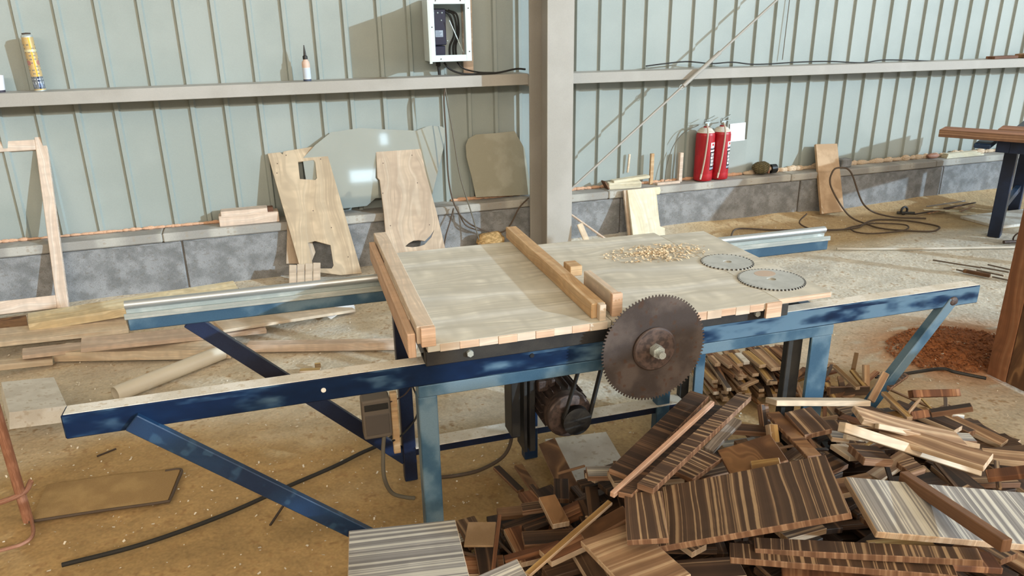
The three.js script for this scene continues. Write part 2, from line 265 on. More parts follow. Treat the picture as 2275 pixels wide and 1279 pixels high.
  const wf = structGroup('wall_front', 'wall behind the camera with windows');
  for (const [a, b, y0, y1] of [[-8.2, 2.64, -0.1, 7.4], [2.64, 3.45, -0.1, 2.65], [2.64, 3.45, 3.0, 7.4], [3.45, 3.52, -0.1, 7.4], [3.52, 3.76, -0.1, 3.56], [3.52, 3.76, 3.9, 7.4], [3.76, 9.2, -0.1, 7.4]]) part(wf, 'wall_section', span(a, b, y0, y1, 9, 9.2, 0.001), M.hall);
  [[2.64, 3.45, 2.65, 3.0], [3.52, 3.76, 3.56, 3.9]].forEach(([a, b, y0, y1], i) => struct('window_' + (i + 1), join([span(a, a + 0.02, y0, y1, 9.05, 9.1), span(b - 0.02, b, y0, y1, 9.05, 9.1), span(a, b, y0, y0 + 0.02, 9.05, 9.1), span(a, b, y1 - 0.02, y1, 9.05, 9.1)]), M.whitePaint));
  struct('wall_right', join([span(9, 9.2, -0.1, 7.4, -5.6, -4.4, 0.001), span(9, 9.2, 6.6, 7.4, -4.4, 9, 0.001), span(9, 9.2, -0.1, 7.4, 8.2, 9, 0.001)]), M.hall);
  struct('ceiling', span(-8.2, 9.2, 7.4, 7.6, -5.7, 9.2, 0.001), M.hall);
}
// added fill lamps, out of view: long warm fittings under the roof
for (const [x, z] of [[-4, 1.5], [1, 1.5], [6, 1.5], [-4, 5.5], [1, 5.5], [6, 5.5]]) {
  const l = thing('fill_lamp', 'long warm fill lamp added under the roof, unseen', 'lamp', V(x, 6.2, z), 0, 'added fill lamps');
  part(l, 'housing', cbox(2.4, 0.08, 0.5, 0.01), M.whitePaint, V(0, 0.05, 0));
  part(l, 'tube', cbox(2.3, 0.01, 0.4, 0.002), new THREE.MeshStandardMaterial({ color: 0xffffff, emissive: new THREE.Color().setRGB(1, 0.86, 0.66), emissiveIntensity: 4 }), V(0, 0.003, 0));
  const r = new THREE.RectAreaLight(new THREE.Color().setRGB(1, 0.75, 0.46), 6, 2.3, 0.4); r.position.set(0, -0.03, 0); r.rotation.x = -Math.PI / 2; l.add(r);
}
// added warm fill lights behind the camera, to brighten the back wall
for (const x of [-6, -2, 2, 6]) {
  const l = thing('fill_light', 'wide warm fill light added behind the camera, unseen', 'lamp', V(x, 5.4, 8.9), 0, 'added fill lights');
  part(l, 'housing', cbox(3.1, 0.9, 0.1, 0.01), M.whitePaint, V(0, 0, 0.04));
  part(l, 'lens', cbox(3, 0.8, 0.01, 0.002), new THREE.MeshStandardMaterial({ color: 0xffffff, emissive: new THREE.Color().setRGB(1, 0.86, 0.66), emissiveIntensity: 3 }), V(0, 0, -0.012));
  const r = new THREE.RectAreaLight(new THREE.Color().setRGB(1, 0.92, 0.79), 32, 3, 0.8); r.position.set(0, 0, -0.04); l.add(r);
}

// ---------------------------------------------------------------- saw bench
{
  const b = thing('saw_bench', 'long blue steel saw bench with wooden top, braces and sliding rails', 'saw bench');
  const fr = part(b, 'front_rail', span(-0.54, 2.072, 0.68, 0.74, -1.74, -1.69, 0.003), M.railBlue);
  part(fr, 'rail_dust', span(-0.535, 2.068, 0.7395, 0.7415, -1.737, -1.693, 0.0008), M.dust);
  part(fr, 'end_weld', new THREE.SphereGeometry(0.02, 10, 8).scale(1, 0.8, 0.4).translate(1.968, 0.698, -1.69), M.iron);
  part(fr, 'bolt_hole', new THREE.CylinderGeometry(0.006, 0.006, 0.003, 14).rotateX(Math.PI / 2).translate(0.028, 0.71, -1.6895), plain(0xe6e4de, 0.8));
  part(fr, 'bolt_hole', new THREE.CylinderGeometry(0.006, 0.006, 0.003, 14).rotateX(Math.PI / 2).translate(0.565, 0.722, -1.6895), plain(0x14161a, 0.8));
  part(b, 'apron', span(0.26, 1.525, 0.646, 0.679, -1.738, -1.691, 0.002), M.blueDusty);
  part(b, 'rear_rail', span(-0.5, 1.985, 0.695, 0.735, -2.345, -2.295, 0.003), M.blueDusty);
  part(b, 'leg', span(0.258, 0.308, 0, 0.646, -1.74, -1.692, 0.003), M.blueDusty);
  for (const [x0, x1, mt] of [[0.286, 0.332, M.navy], [0.738, 0.79, M.blue], [1.282, 1.338, M.blueDusty]]) part(b, 'leg', span(x0, x1, -0.005, 0.695, -2.34, -2.298, 0.003), mt);
  // channel legs: dark hollow with a pale flange
  for (const [x0, x1, x2, dz] of [[1.4, 1.44, 1.482, 0], [1.4, 1.452, 1.524, 0.605]]) {
    const yt = dz ? 0.645 : 0.695, lg = part(b, 'leg', join([span(x1, x2, -0.005, yt, -2.31 + dz, -2.298 + dz, 0.002), span(x2 - 0.006, x2, -0.005, yt, -2.36 + dz, -2.3 + dz, 0.002)]), M.blueDusty);
    part(lg, 'inner_plate', span(x0, x1, -0.005, yt, -2.36 + dz, -2.335 + dz, 0.002), M.black);
  }
  part(b, 'stretcher', span(0.33, 1.4, 0.09, 0.13, -2.35, -2.31, 0.002).rotateZ(0).applyMatrix4(new THREE.Matrix4()), M.navy);
  part(b, 'stretcher', span(0.33, 1.4, 0.128, 0.132, -2.36, -2.29, 0.001), M.dust);
  part(b, 'brace', bar(V(-0.4, 0.705, -1.685), V(0.268, 0.115, -1.69), 0.045, 0.02), M.blue);
  part(b, 'brace', bar(V(-0.335, 0.7, -2.32), V(0.3, 0.08, -2.32), 0.05, 0.02), M.navy);
  part(b, 'brace', bar(V(1.968, 0.7, -1.7), V(1.53, 0.1, -1.715), 0.036, 0.03), M.blueDusty);
  for (const x of [0.3, 1.45]) part(b, 'cross_tie', span(x, x + 0.04, 0.69, 0.73, -2.3, -1.74, 0.002), M.blue);
  const bm = part(b, 'angle_bar', join([span(0.28, 1.335, 0.7425, 0.783, -1.7, -1.668, 0.002), span(0.28, 1.335, 0.7425, 0.75, -1.74, -1.69, 0.001)]), M.black);
  for (const [x, y] of [[0.392, 0.765], [1.228, 0.763]]) part(bm, 'bolt', new THREE.CylinderGeometry(0.009, 0.009, 0.01, 6).rotateX(Math.PI / 2).translate(x, y, -1.664), M.alu);
  part(b, 'table_batten', span(0.3, 1.4, 0.742, 0.782, -2.33, -2.29, 0.002), M.pine);
  const lt = part(b, 'table_board', span(0.285, 0.778, 0.783, 0.803, -2.47, -1.662, 0.0015), M.tableWood);
  for (let i = 0; i < 9; i++) part(lt, 'edge_strip', span(0.316 + i * 0.05, 0.316 + i * 0.05 + 0.0495, 0.7815 + rr(0, 0.0015), 0.8025, -1.6625, -1.6605 + rr(0, 0.002), 0.0005), i % 2 ? M.edgeWood : M.fence);
  const rt = part(b, 'table_board', join([span(0.78, 1.285, 0.783, 0.803, -2.4, -1.64, 0.0015), span(1.2852, 1.468, 0.785, 0.803, -2.36, -1.655, 0.0015)]), M.tableWood);
  for (let i = 0; i < 6; i++) part(rt, 'edge_strip', span(0.96 + i * 0.045, 0.96 + i * 0.045 + 0.0445, 0.778 + rr(0, 0.004), 0.8025, -1.641, -1.6385 + rr(0, 0.002), 0.0005), i % 2 ? M.edgeWood : M.fence);
  part(rt, 'edge_strip', span(1.235, 1.285, 0.758, 0.8027, -1.642, -1.633, 0.001), M.edgeWood);
  part(rt, 'edge_strip', span(1.286, 1.462, 0.789, 0.8028, -1.656, -1.65, 0.001), M.edgeWood);
  // sliding rail on the rear
  const gr = part(b, 'guide_rail', join([span(-0.505, 1.985, 0.735, 0.742, -2.35, -2.285, 0.001), span(-0.505, 1.985, 0.742, 0.76, -2.33, -2.322, 0.001)]), M.alu);
  part(gr, 'guide_tube', rod(V(-0.505, 0.768, -2.326), V(1.985, 0.768, -2.326), 0.0135, 16), M.chrome);
  part(gr, 'guide_lip', span(-0.505, 1.985, 0.742, 0.752, -2.293, -2.286, 0.001), M.alu);
  // blade on its arbor
  const N = 96, sh = new THREE.Shape(), R = 0.152;
  for (let i = 0; i <= N; i++) { const a = i / N * Math.PI * 2, st = Math.PI * 2 / N; const q = (r, o) => [Math.cos(a + o * st) * r, Math.sin(a + o * st) * r]; if (!i) sh.moveTo(...q(R, 0)); else { sh.lineTo(...q(R, 0)); } if (i < N) { sh.lineTo(...q(R, 0.3)); sh.lineTo(...q(R - 0.0065, 0.42)); sh.lineTo(...q(R - 0.0055, 0.85)); } }
  const hole = new THREE.Path(); hole.absarc(0, 0, 0.012, 0, Math.PI * 2, true); sh.holes.push(hole);
  const bl = part(b, 'saw_blade', new THREE.ExtrudeGeometry(sh, { depth: 0.003, bevelEnabled: false, curveSegments: 24 }).translate(0.884, 0.725, -1.622), M.steel, null, 'large brown-tarnished circular saw blade');
  part(bl, 'blade_flange', lathe([[0, 0], [0.062, 0], [0.062, 0.004], [0.057, 0.008], [0, 0.008]], 40).rotateX(Math.PI / 2).translate(0.884, 0.725, -1.619), M.iron);
  part(bl, 'arbor_nut', join([new THREE.CylinderGeometry(0.018, 0.019, 0.022, 6).rotateX(Math.PI / 2).translate(0.884, 0.725, -1.6), new THREE.CylinderGeometry(0.01, 0.01, 0.03, 14).rotateX(Math.PI / 2).translate(0.884, 0.725, -1.585)]), M.alu);
  part(b, 'arbor', rod(V(0.884, 0.725, -2.2), V(0.884, 0.725, -1.6), 0.011), M.iron);
  // motor hung under the bench, with pulley and belt
  const mo = part(b, 'motor', lathe([[0, 0.11], [0.035, 0.112], [0.07, 0.108], [0.077, 0.098], [0.077, 0.07], [0.072, 0.066], [0.072, -0.1], [0.056, -0.12], [0, -0.12]], 30).rotateX(Math.PI / 2).translate(0.78, 0.36, -2.06), M.iron, null, 'dark brown electric motor');
  for (let k = 0; k < 18; k++) { const a = k / 18 * Math.PI * 2; part(mo, 'cooling_fin', cbox(0.014, 0.003, 0.15, 0.0005).translate(0.077, 0, 0).rotateZ(a).translate(0.78, 0.36, -2.08), M.iron); }
  part(mo, 'end_cap_boss', lathe([[0, 0.004], [0.01, 0.004], [0.014, 0], [0.016, 0]], 20).rotateX(Math.PI / 2).translate(0.78, 0.36, -1.949), M.steel);
  part(mo, 'terminal_box', new RoundedBoxGeometry(0.06, 0.04, 0.07, 2, 0.006).translate(0.735, 0.43, -2.08), M.iron);
  part(b, 'pulley', lathe([[0, 0.012], [0.047, 0.012], [0.038, 0], [0.047, -0.012], [0, -0.012]], 28).rotateX(Math.PI / 2).translate(0.79, 0.36, -1.925), M.black);
  part(b, 'drive_belt', join([bar(V(0.748, 0.37, -1.925), V(0.85, 0.725, -1.925), 0.008, 0.016), bar(V(0.834, 0.36, -1.925), V(0.915, 0.725, -1.925), 0.01, 0.016)]), M.rubber);
  for (const [x0, x1, y0] of [[0.617, 0.648, 0.25], [0.66, 0.672, 0.185], [0.68, 0.7, 0.185]]) part(b, 'motor_plate', span(x0, x1, y0, 0.64, -2.14, -2.06, 0.002), M.black);
  // switch box tied to the rear leg with a wooden strip
  const sw = part(b, 'switch_box', new RoundedBoxGeometry(0.094, 0.145, 0.06, 2, 0.008).translate(0.197, 0.318, -2.235), plain(0x6a6056, 0.7), null, 'grey push-button switch box');
  part(sw, 'cover_slot', span(0.158, 0.236, 0.352, 0.375, -2.207, -2.203, 0.002), M.rubber);
  part(sw, 'button_plate', span(0.158, 0.236, 0.262, 0.335, -2.207, -2.2025, 0.002), plain(0x5a524c, 0.6));
  part(b, 'mounting_strip', span(0.245, 0.268, 0.17, 0.4, -2.235, -2.215, 0.002), M.fenceDark);
  part(b, 'tie_wire', tubeG([[0.243, 0.372, -2.21], [0.3, 0.365, -2.26], [0.345, 0.39, -2.3], [0.38, 0.41, -2.28], [0.4, 0.405, -2.25]], 0.0025), M.iron);
  part(b, 'tie_wire', tubeG([[0.243, 0.225, -2.21], [0.29, 0.22, -2.26], [0.34, 0.25, -2.3], [0.35, 0.31, -2.3], [0.335, 0.37, -2.3]], 0.0035), M.rubber);
}
{
  // wooden fences on the bench top
  const f = thing('bench_fence', 'double wooden fence at the left end of the bench top', 'fence', V(0.29, 0.803, -2.13), -0.012);
  part(f, 'beam', cbox(0.045, 0.047, 0.91, 0.002, true).translate(0, 0.0235, 0), M.fence);
  const o = part(f, 'outer_strip', cbox(0.02, 0.065, 0.86, 0.002, true).translate(-0.035, -0.005, 0.02), M.edgeWood);
  part(f, 'end_block', cbox(0.036, 0.05, 0.016, 0.001).translate(0.004, 0.022, 0.463), M.edgeWood);
  part(o, 'packing_strip', cbox(0.01, 0.04, 0.5, 0.001, true).translate(-0.0205, 0.01, 0.1), M.fence);
  const g = thing('bench_fence', 'wooden fence running back from the saw blade between the two table boards', 'fence', V(0.758, 0.803, -2.105), -0.015);
  part(g, 'beam', cbox(0.04, 0.042, 0.83, 0.002, true).translate(0, 0.021, 0), M.fenceDark);  // orange tone of the shaded side put into the beam colour
  part(g, 'end_strip', cbox(0.018, 0.045, 0.02, 0.001).translate(0.004, 0.022, 0.426), M.fence);
  const h = thing('bench_fence', 'short upright wooden stop screwed beside the saw blade fence', 'fence', V(0.8, 0.803, -1.8), 0.0);
  part(h, 'stop_board', cbox(0.022, 0.062, 0.2, 0.002, true).translate(0.006, 0.031, 0), M.fence);
  part(h, 'end_board', cbox(0.03, 0.064, 0.014, 0.001).translate(0.004, 0.032, 0.108), M.edgeWood);
  solo('wood_block', cbox(0.04, 0.032, 0.06, 0.002), M.fenceDark, 'small orange-brown wood block beside the fence on the bench top', 'wood block', null, V(0.825, 0.8195, -2.06));
  // two spare blades lying on the right edge of the top
  const blade = (R, n, ht) => { const s = new THREE.Shape(); for (let i = 0; i <= n; i++) { const st = Math.PI * 2 / n, a = i * st, q = (r, k) => [Math.cos(a + k * st) * r, Math.sin(a + k * st) * r]; if (!i) s.moveTo(...q(R, 0)); else s.lineTo(...q(R, 0)); if (i < n) { s.lineTo(...q(R, 0.32)); s.lineTo(...q(R - ht, 0.45)); s.lineTo(...q(R - ht * 0.8, 0.85)); } } const p = new THREE.Path(); p.absarc(0, 0, 0.0135, 0, 6.2832, true); s.holes.push(p); return new THREE.ExtrudeGeometry(s, { depth: 0.0032, bevelEnabled: false, curveSegments: 20 }).rotateX(-Math.PI / 2); };
  const tips = (R, n) => join(Array.from({ length: n }, (_, i) => cbox(0.006, 0.0042, 0.004, 0.0005).translate(R - 0.002, 0.0015, 0).rotateY(-(i + 0.2) / n * Math.PI * 2)));  // dark tips carry the shadow at the blade edge in their colour
  const b1 = thing('spare_blade', 'smaller spare saw blade with coarse teeth lying on the bench top edge', 'saw blade', V(1.337, 0.8035, -1.994)); { const q = part(b1, 'disc', blade(0.083, 36, 0.008), M.bladeGrey); part(q, 'tooth_tips', tips(0.083, 36), M.toothShade); };
  const b2 = thing('spare_blade', 'larger spare saw blade with a tan stain lying on the bench top edge', 'saw blade', V(1.366, 0.8035, -1.8)); { const q = part(b2, 'disc', blade(0.098, 54, 0.006), M.bladeGrey); part(q, 'tooth_tips', tips(0.098, 54), M.toothShade); } part(b2, 'stain', new THREE.CylinderGeometry(0.034, 0.034, 0.0004, 24).scale(1, 1, 0.8).translate(0.012, 0.0034, -0.05), plain(0xb8a494, 0.8));
}
const PILE=[
['grey','w',[.247,.017,.414],[.148,.466,-1.258],[-.0669,-.0501,-.021,.9963],'grey striped offcut board at the frame bottom covering the bench leg foot',null],
['grey','l',[.142,.017,.112],[.318,.445,-1.18],[.081,.0678,.0588,.9927],'small pale striped offcut wedged beside the grey striped board at the frame bottom',null],
['brown','l',[.088,.014,.168],[.681,.504,-1.244],[-.0079,-.201,.0681,.9772],'short dark striped board end with an arched grain figure, tucked under the widest brown board',null],
['brown','w',[.402,.016,.218],[.897,.531,-1.19],[-.0349,-.2209,.1553,.9622],'widest dark brown striped board lying tilted on top of the offcut pile',null],
['dark','w',[.06,.016,.51],[.917,.476,-1.602],[.0087,-.4473,-.0143,.8942],'dark charred board leaning diagonally below the saw blade, leftmost of the sloping boards',null],
['dark','w',[.036,.014,.636],[.918,.476,-1.524],[-.0739,-.4302,.0455,.8985],'narrow dark board sloping beside the pink-edged batten below the saw blade',null],
['pink','l',[.013,.014,.547],[.87,.508,-1.494],[.0126,-.4684,-.0142,.8833],'pinkish batten catching light, sloping down from below the saw blade',null],
['brown','w',[.043,.016,.621],[.97,.507,-1.498],[-.0271,-.4591,.0069,.8879],'long striped board with two yellow sapwood bands, sloping up toward the right rear leg',null],
['rough','l',[.027,.016,.187],[1.086,.452,-1.566],[.0491,-.4752,-.0433,.8774],'rough fuzzy-edged grey offcut under the top end of the sloping striped board',null],
['brown','w',[.078,.014,.142],[.936,.453,-1.462],[-.0017,-.5233,-.0026,.8522],'brown striped offcut lying under the lower half of the sloping striped board',null],
['flame','w',[.145,.014,.136],[1.073,.477,-1.413],[-.045,-.1411,.1587,.9762],'brown board with a flame grain figure behind the widest brown board',null],
['gold','w',[.07,.013,.072],[1.058,.495,-1.332],[-.0338,-.2471,.1266,.9601],'yellowish striped board edge peeping out behind the widest brown board',null],
['pine','l',[.336,.055,.017],[1.465,.452,-1.644],[.5957,-.0646,-.0463,.7993],'straight reddish batten with a white lit top edge lying behind the pile',null],
['brown','l',[.082,.017,.11],[1.33,.471,-1.523],[.0477,-.0635,.0705,.9943],'thick brown offcut with a pale sawn end, lying below the white-edged batten',null],
['flame','w',[.041,.013,.233],[1.265,.457,-1.502],[.0055,-.0745,.0096,.9972],'plain brown board sloping beside the thick pale-ended offcut',null],
['dark','l',[.026,.024,.069],[1.274,.438,-1.643],[.4868,-.0486,-.0286,.8717],'small black stub standing up left of the sloping plain brown board',null],
['gold','l',[.027,.024,.051],[1.229,.445,-1.54],[.4377,-.0722,-.0639,.8939],'small yellow-brown block standing between the stub and the flame-grained board',null],
['dark','l',[.137,.016,.041],[1.207,.412,-1.63],[.0259,-.2129,-.0047,.9767],'thin dark lath lying level behind the flame-grained board',null],
['brown','l',[.082,.021,.075],[1.376,.469,-1.333],[-.0125,-.094,-.0786,.9924],'short thick striped offcut with a rounded pale end amid the pile',null],
['pine','l',[.05,.014,.076],[1.37,.437,-1.406],[-.0311,-.0019,-.0643,.9974],'short pale board end poking out left of the rounded-end offcut',null],
['grey','l',[.049,.014,.042],[1.387,.449,-1.464],[.0061,-.1878,-.0408,.9813],'small offcut with a white lit top beside the rounded-end offcut',null],
['pine','l',[.061,.016,.013],[1.398,.469,-1.418],[.5797,-.1043,-.0805,.8041],'short tan stick resting above the rounded-end offcut',null],
['pine','l',[.495,.024,.025],[1.471,.491,-1.293],[.5371,-.1414,-.1582,.8164],'long tan beam with a lit upper edge crossing the right side of the pile',null],
['tan','l',[.251,.016,.07],[1.5,.515,-1.263],[.0095,-.5302,.0469,.8465],'long grooved board lying on the tan beam at the right of the pile',null],
['tan','l',[.294,.016,.073],[1.505,.519,-1.346],[.0401,-.1696,-.1303,.976],'long pale board with a lit back edge, uppermost at the right of the pile',null],
['pine','l',[.351,.014,.014],[1.549,.5,-1.322],[.5421,-.1187,-.1113,.8244],'pale strip sticking out beyond the uppermost long board on the right',null],
['brown','l',[.048,.017,.048],[1.446,.459,-1.267],[.0506,.0067,.0402,.9979],'small brown offcut with a bright pale end below the long tan beam',null],
['grey','w',[.433,.017,.175],[1.327,.514,-1.027],[.0603,-.1578,-.0454,.9846],'widest grey-striped board with blue and cream bands at the right of the pile',null],
['greyr','l',[.023,.028,.284],[1.284,.552,-1.009],[-.0421,-.0364,-.035,.9978],'narrow grey-topped board with an orange-brown side lying on the widest grey board',null],
['brown','w',[.435,.016,.04],[1.071,.49,-1.014],[-.0114,-.2701,.059,.9609],'upper of the two flat brown boards below the widest brown board',null],
['brown','w',[.438,.016,.053],[1.021,.468,-1.026],[-.0173,-.2691,.0396,.9621],'lower of the two flat brown boards at the bottom edge of the photo',null],
['tan','w',[.134,.014,.224],[.614,.469,-1.164],[-.0591,.0565,.0302,.9962],'lightly striped tan board sloping toward the camera left of the widest brown board',null],
['flame','l',[.124,.013,.045],[.646,.393,-1.379],[.0261,-.0156,.1999,.9794],'knotty reddish-brown board lying above the lightly striped tan board',null],
['flame','l',[.064,.016,.351],[.778,.112,-2.029],[.0045,-.044,.1498,.9877],'plain brown plank leaning behind the bench leg left of the white board standing in for sunlit floor',null],
['red','l',[.172,.024,.056],[.605,.233,-1.629],[-.0446,-.106,.2127,.9703],'notched moulding strip lying below the plain brown leaning plank',null],
['card','l',[.079,.006,.103],[.394,.241,-1.629],[-.0101,-.1753,.0159,.9843],'flat piece of brown cardboard beside the grey striped board at the frame bottom',null],
['red','l',[.01,.011,.211],[.407,.303,-1.511],[-.0019,-.1795,.0032,.9837],'thin stick standing up against the brown cardboard piece',null],
['red','l',[.144,.014,.021],[.485,.293,-1.456],[-.0055,-.0711,.0967,.9928],'reddish lath lying level above the small pale offcut at the frame bottom',null],
['flame','l',[.031,.012,.238],[.688,.044,-2.083],[-.0083,.0273,-.02,.9994],'brown slat lying over the lit floor behind the bench leg, the wider of two',null],
['dark','l',[.027,.012,.18],[.631,.024,-2.161],[-.0156,.1065,-.023,.9939],'dark narrow slat lying over the lit floor behind the bench leg',null],
['white','l',[.247,.016,.315],[.949,.016,-2.199],[.009,-.0529,.0034,.9986],'white board standing in for a sunlit patch of floor beside the motor',null],  // white board laid in place of a sunlit patch of floor
['gold','l',[.313,.01,.015],[.543,.411,-1.343],[.068,.2611,.0186,.9627],'long thin yellow lath running diagonally from the frame bottom to the pink batten',null],
['tan','l',[.022,.016,.108],[1.715,.445,-1.676],[.4071,-.416,-.024,.8128],'tan board standing tilted at the foot of the right brace',null],
['dark','w',[.119,.016,.016],[1.823,.429,-1.71],[.1623,.1845,.0046,.9693],'small dark striped offcut lying across the foot of the right brace',null],
['red','w',[.181,.024,.024],[1.924,.399,-1.652],[.4743,-.0636,-.02,.8778],'upper reddish stick with a bright white end at the right edge of the pile',null],
['dark','l',[.113,.018,.025],[1.846,.422,-1.518],[-.0206,-.2734,.1584,.9485],'lower dark stick with a bright white end at the right edge of the pile',null],
['gold','l',[.018,.013,.156],[1.689,.438,-1.571],[.0045,-.1379,.0274,.9901],'thin yellow-brown stick crossing the small scraps near the right brace',null],
['tan','l',[.114,.013,.007],[1.75,.43,-1.563],[.008,.2592,-.0007,.9658],'short pale stick crossing the thin yellow-brown stick',null],
['red','w',[.066,.02,.024],[1.744,.415,-1.537],[.4624,-.0169,-.0086,.8865],'short tooth-striped offcut under the lower white-ended stick',null],
['grey','w',[.053,.015,.068],[2.011,.284,-1.628],[.6035,-.089,-.0674,.7895],'grey lit offcut standing on end under the lower white-ended stick',null],
['grey','l',[.024,.028,.122],[2.285,.13,-1.748],[.0545,-.058,.0558,.9953],'grey-topped batten on the floor at the far right of the pile',null],
['tan','l',[.12,.02,.057],[1.904,.339,-1.36],[-.0114,-.3668,.0675,.9278],'striped board cut off by the frame edge beside the long beam end',null],
['red','w',[.104,.016,.041],[1.768,.386,-1.247],[-.0448,-.3379,.191,.9205],'reddish tooth-striped board at the frame edge below the long beam end',null],
['gold','l',[.024,.016,.033],[1.865,.351,-1.588],[.6211,-.0333,-.0218,.7827],'tiny tan block upright under the lower white-ended stick',null],
['red','w',[.163,.016,.057],[1.324,.412,-.999],[-.0247,-.2133,.0004,.9767],'dark red offcut in the gap under the widest grey-striped board',null],
['grey','l',[.103,.016,.109],[.671,.412,-1.154],[-.0106,.0095,.0442,.9989],'grey striped offcut under the lightly striped tan board at the frame bottom',null],
['red','w',[.323,.014,.046],[1.057,.443,-.985],[-.0121,-.2793,.0693,.9576],'bottommost brown board cut off by the lower edge of the photo',null]];
const SLATS=[
['tan','l',[.027,.016,.084],[1.718,.122,-2.598],[.0019,-.0727,.0056,.9973],'thin wooden slat in the heap on the floor under the right end of the bench','slats in the heap under the bench'],
['tan','l',[.03,.016,.112],[1.759,.122,-2.58],[.0057,.0018,.0087,.9999],'thin wooden slat in the heap on the floor under the right end of the bench','slats in the heap under the bench'],
['flame','l',[.02,.016,.167],[1.777,.122,-2.549],[.0033,-.0646,.0078,.9979],'thin wooden slat in the heap on the floor under the right end of the bench','slats in the heap under the bench'],
['gold','l',[.028,.016,.112],[1.812,.122,-2.58],[.0062,-.0808,.0154,.9966],'thin wooden slat in the heap on the floor under the right end of the bench','slats in the heap under the bench'],
['white','l',[.029,.016,.092],[1.849,.122,-2.579],[.009,-.0657,.0206,.9976],'thin wooden slat in the heap on the floor under the right end of the bench','slats in the heap under the bench'],
['gold','l',[.034,.016,.147],[1.895,.122,-2.557],[.0073,-.0318,.011,.9994],'thin wooden slat in the heap on the floor under the right end of the bench','slats in the heap under the bench'],
['tan','l',[.051,.016,.192],[1.94,.122,-2.535],[.0062,-.0598,.0101,.9981],'thin wooden slat in the heap on the floor under the right end of the bench','slats in the heap under the bench'],
['gold','l',[.023,.016,.256],[1.974,.122,-2.503],[.007,-.0907,.0179,.9957],'thin wooden slat in the heap on the floor under the right end of the bench','slats in the heap under the bench'],
['flame','l',[.043,.016,.116],[2.042,.122,-2.572],[.016,-.0386,.0251,.9988],'thin wooden slat in the heap on the floor under the right end of the bench','slats in the heap under the bench'],
['dark','l',[.02,.016,.174],[2.071,.122,-2.549],[.0034,-.1404,.0133,.99],'thin wooden slat in the heap on the floor under the right end of the bench','slats in the heap under the bench'],
['flame','l',[.026,.016,.16],[1.754,.092,-2.568],[.0032,.0338,.0042,.9994],'thin wooden slat in the heap on the floor under the right end of the bench','slats in the heap under the bench'],
['dark','l',[.026,.016,.217],[1.951,.092,-2.466],[.0067,-.0231,.0109,.9997],'thin wooden slat in the heap on the floor under the right end of the bench','slats in the heap under the bench'],
['gold','l',[.02,.014,.198],[2.198,.093,-2.328],[.0141,-.1039,.0377,.9938],'tan stick sloping beside the black bench leg, right of it',null],
['tan','l',[.031,.014,.095],[2.331,.068,-2.354],[.5899,-.0294,-.0211,.8067],'short slat standing upright in the scraps right of the rear bench leg',null],
['tan','l',[.038,.014,.11],[1.914,.013,-2.427],[-.0122,.1531,-.0054,.9881],'tan slat lying on bare floor in front of the slat heap',null],
['dark','l',[.022,.014,.129],[1.963,.063,-2.431],[.0199,.0878,.0139,.9958],'dark stick sloping out of the slat heap toward the bench leg',null],
['flame','l',[.02,.012,.09],[1.875,.057,-2.529],[.5052,-.0059,-.0038,.863],'small stick standing against the front of the slat heap',null],
['dark','l',[.205,.02,.038],[2.188,.047,-2.29],[.6018,-.0529,-.0381,.796],'dark plank on edge in front of the scraps right of the rear bench leg',null]];
const LUMBER=[
['log','l',[1.053,.05,.143],[-.87,.085,-4.338],[.0467,.1202,-.0145,.9915],'long half-round yellow-pine slab lying along the foot of the concrete plinth',null],
['flame','l',[.241,.03,.179],[-1.56,.045,-4.352],[-.0045,.1481,-.0364,.9883],'short brown plank under the yellow-pine slab at the frame edge',null],
['pine','l',[.687,.025,.196],[-1.258,.053,-4.142],[.0152,.1202,-.0529,.9912],'wide pale plank lying on the floor in front of the yellow-pine slab',null],
['pine2','l',[.85,.022,.132],[-.619,.074,-3.82],[.0157,.084,-.0457,.9953],'longest pinkish plank lying behind the far brace of the bench',null],
['pine2','l',[.267,.02,.102],[-1.189,.055,-3.87],[-.0058,.1246,-.0536,.9907],'pale lath overlapping the left end of the longest pinkish plank',null],
['pine','l',[.867,.12,.049],[-.763,.027,-3.784],[.6996,-.1011,.1009,.7001],'thick plank with a dark shaded side behind the white plastic pipe',null],
['pine','l',[.316,.03,.071],[-1.35,.04,-3.797],[-.0143,.1495,-.0701,.9862],'short plank end cut off by the frame edge beside the shaded thick plank',null],
['pine2','l',[.853,.06,.04],[.128,.022,-3.562],[.6998,-.1028,.1029,.6994],'straight pink-tan batten lying on the lit floor behind the bench legs',null],
['pine','l',[.736,.016,.194],[-.087,.046,-3.997],[-.014,.1748,-.0459,.9834],'wide pale plank lying flat on the floor under the rear bench rail',null],
['white','l',[.194,.07,.393],[-1.115,.086,-3.231],[-.0445,.1729,-.0857,.9802],'white-topped thick wooden board at the frame edge beside the bench rail end',null],
['gold','l',[.096,.01,.031],[.004,.008,-3.33],[.0022,-.0788,-.0092,.9968],'small L-shaped tan offcut lying on the lit floor behind the front rail',null]];
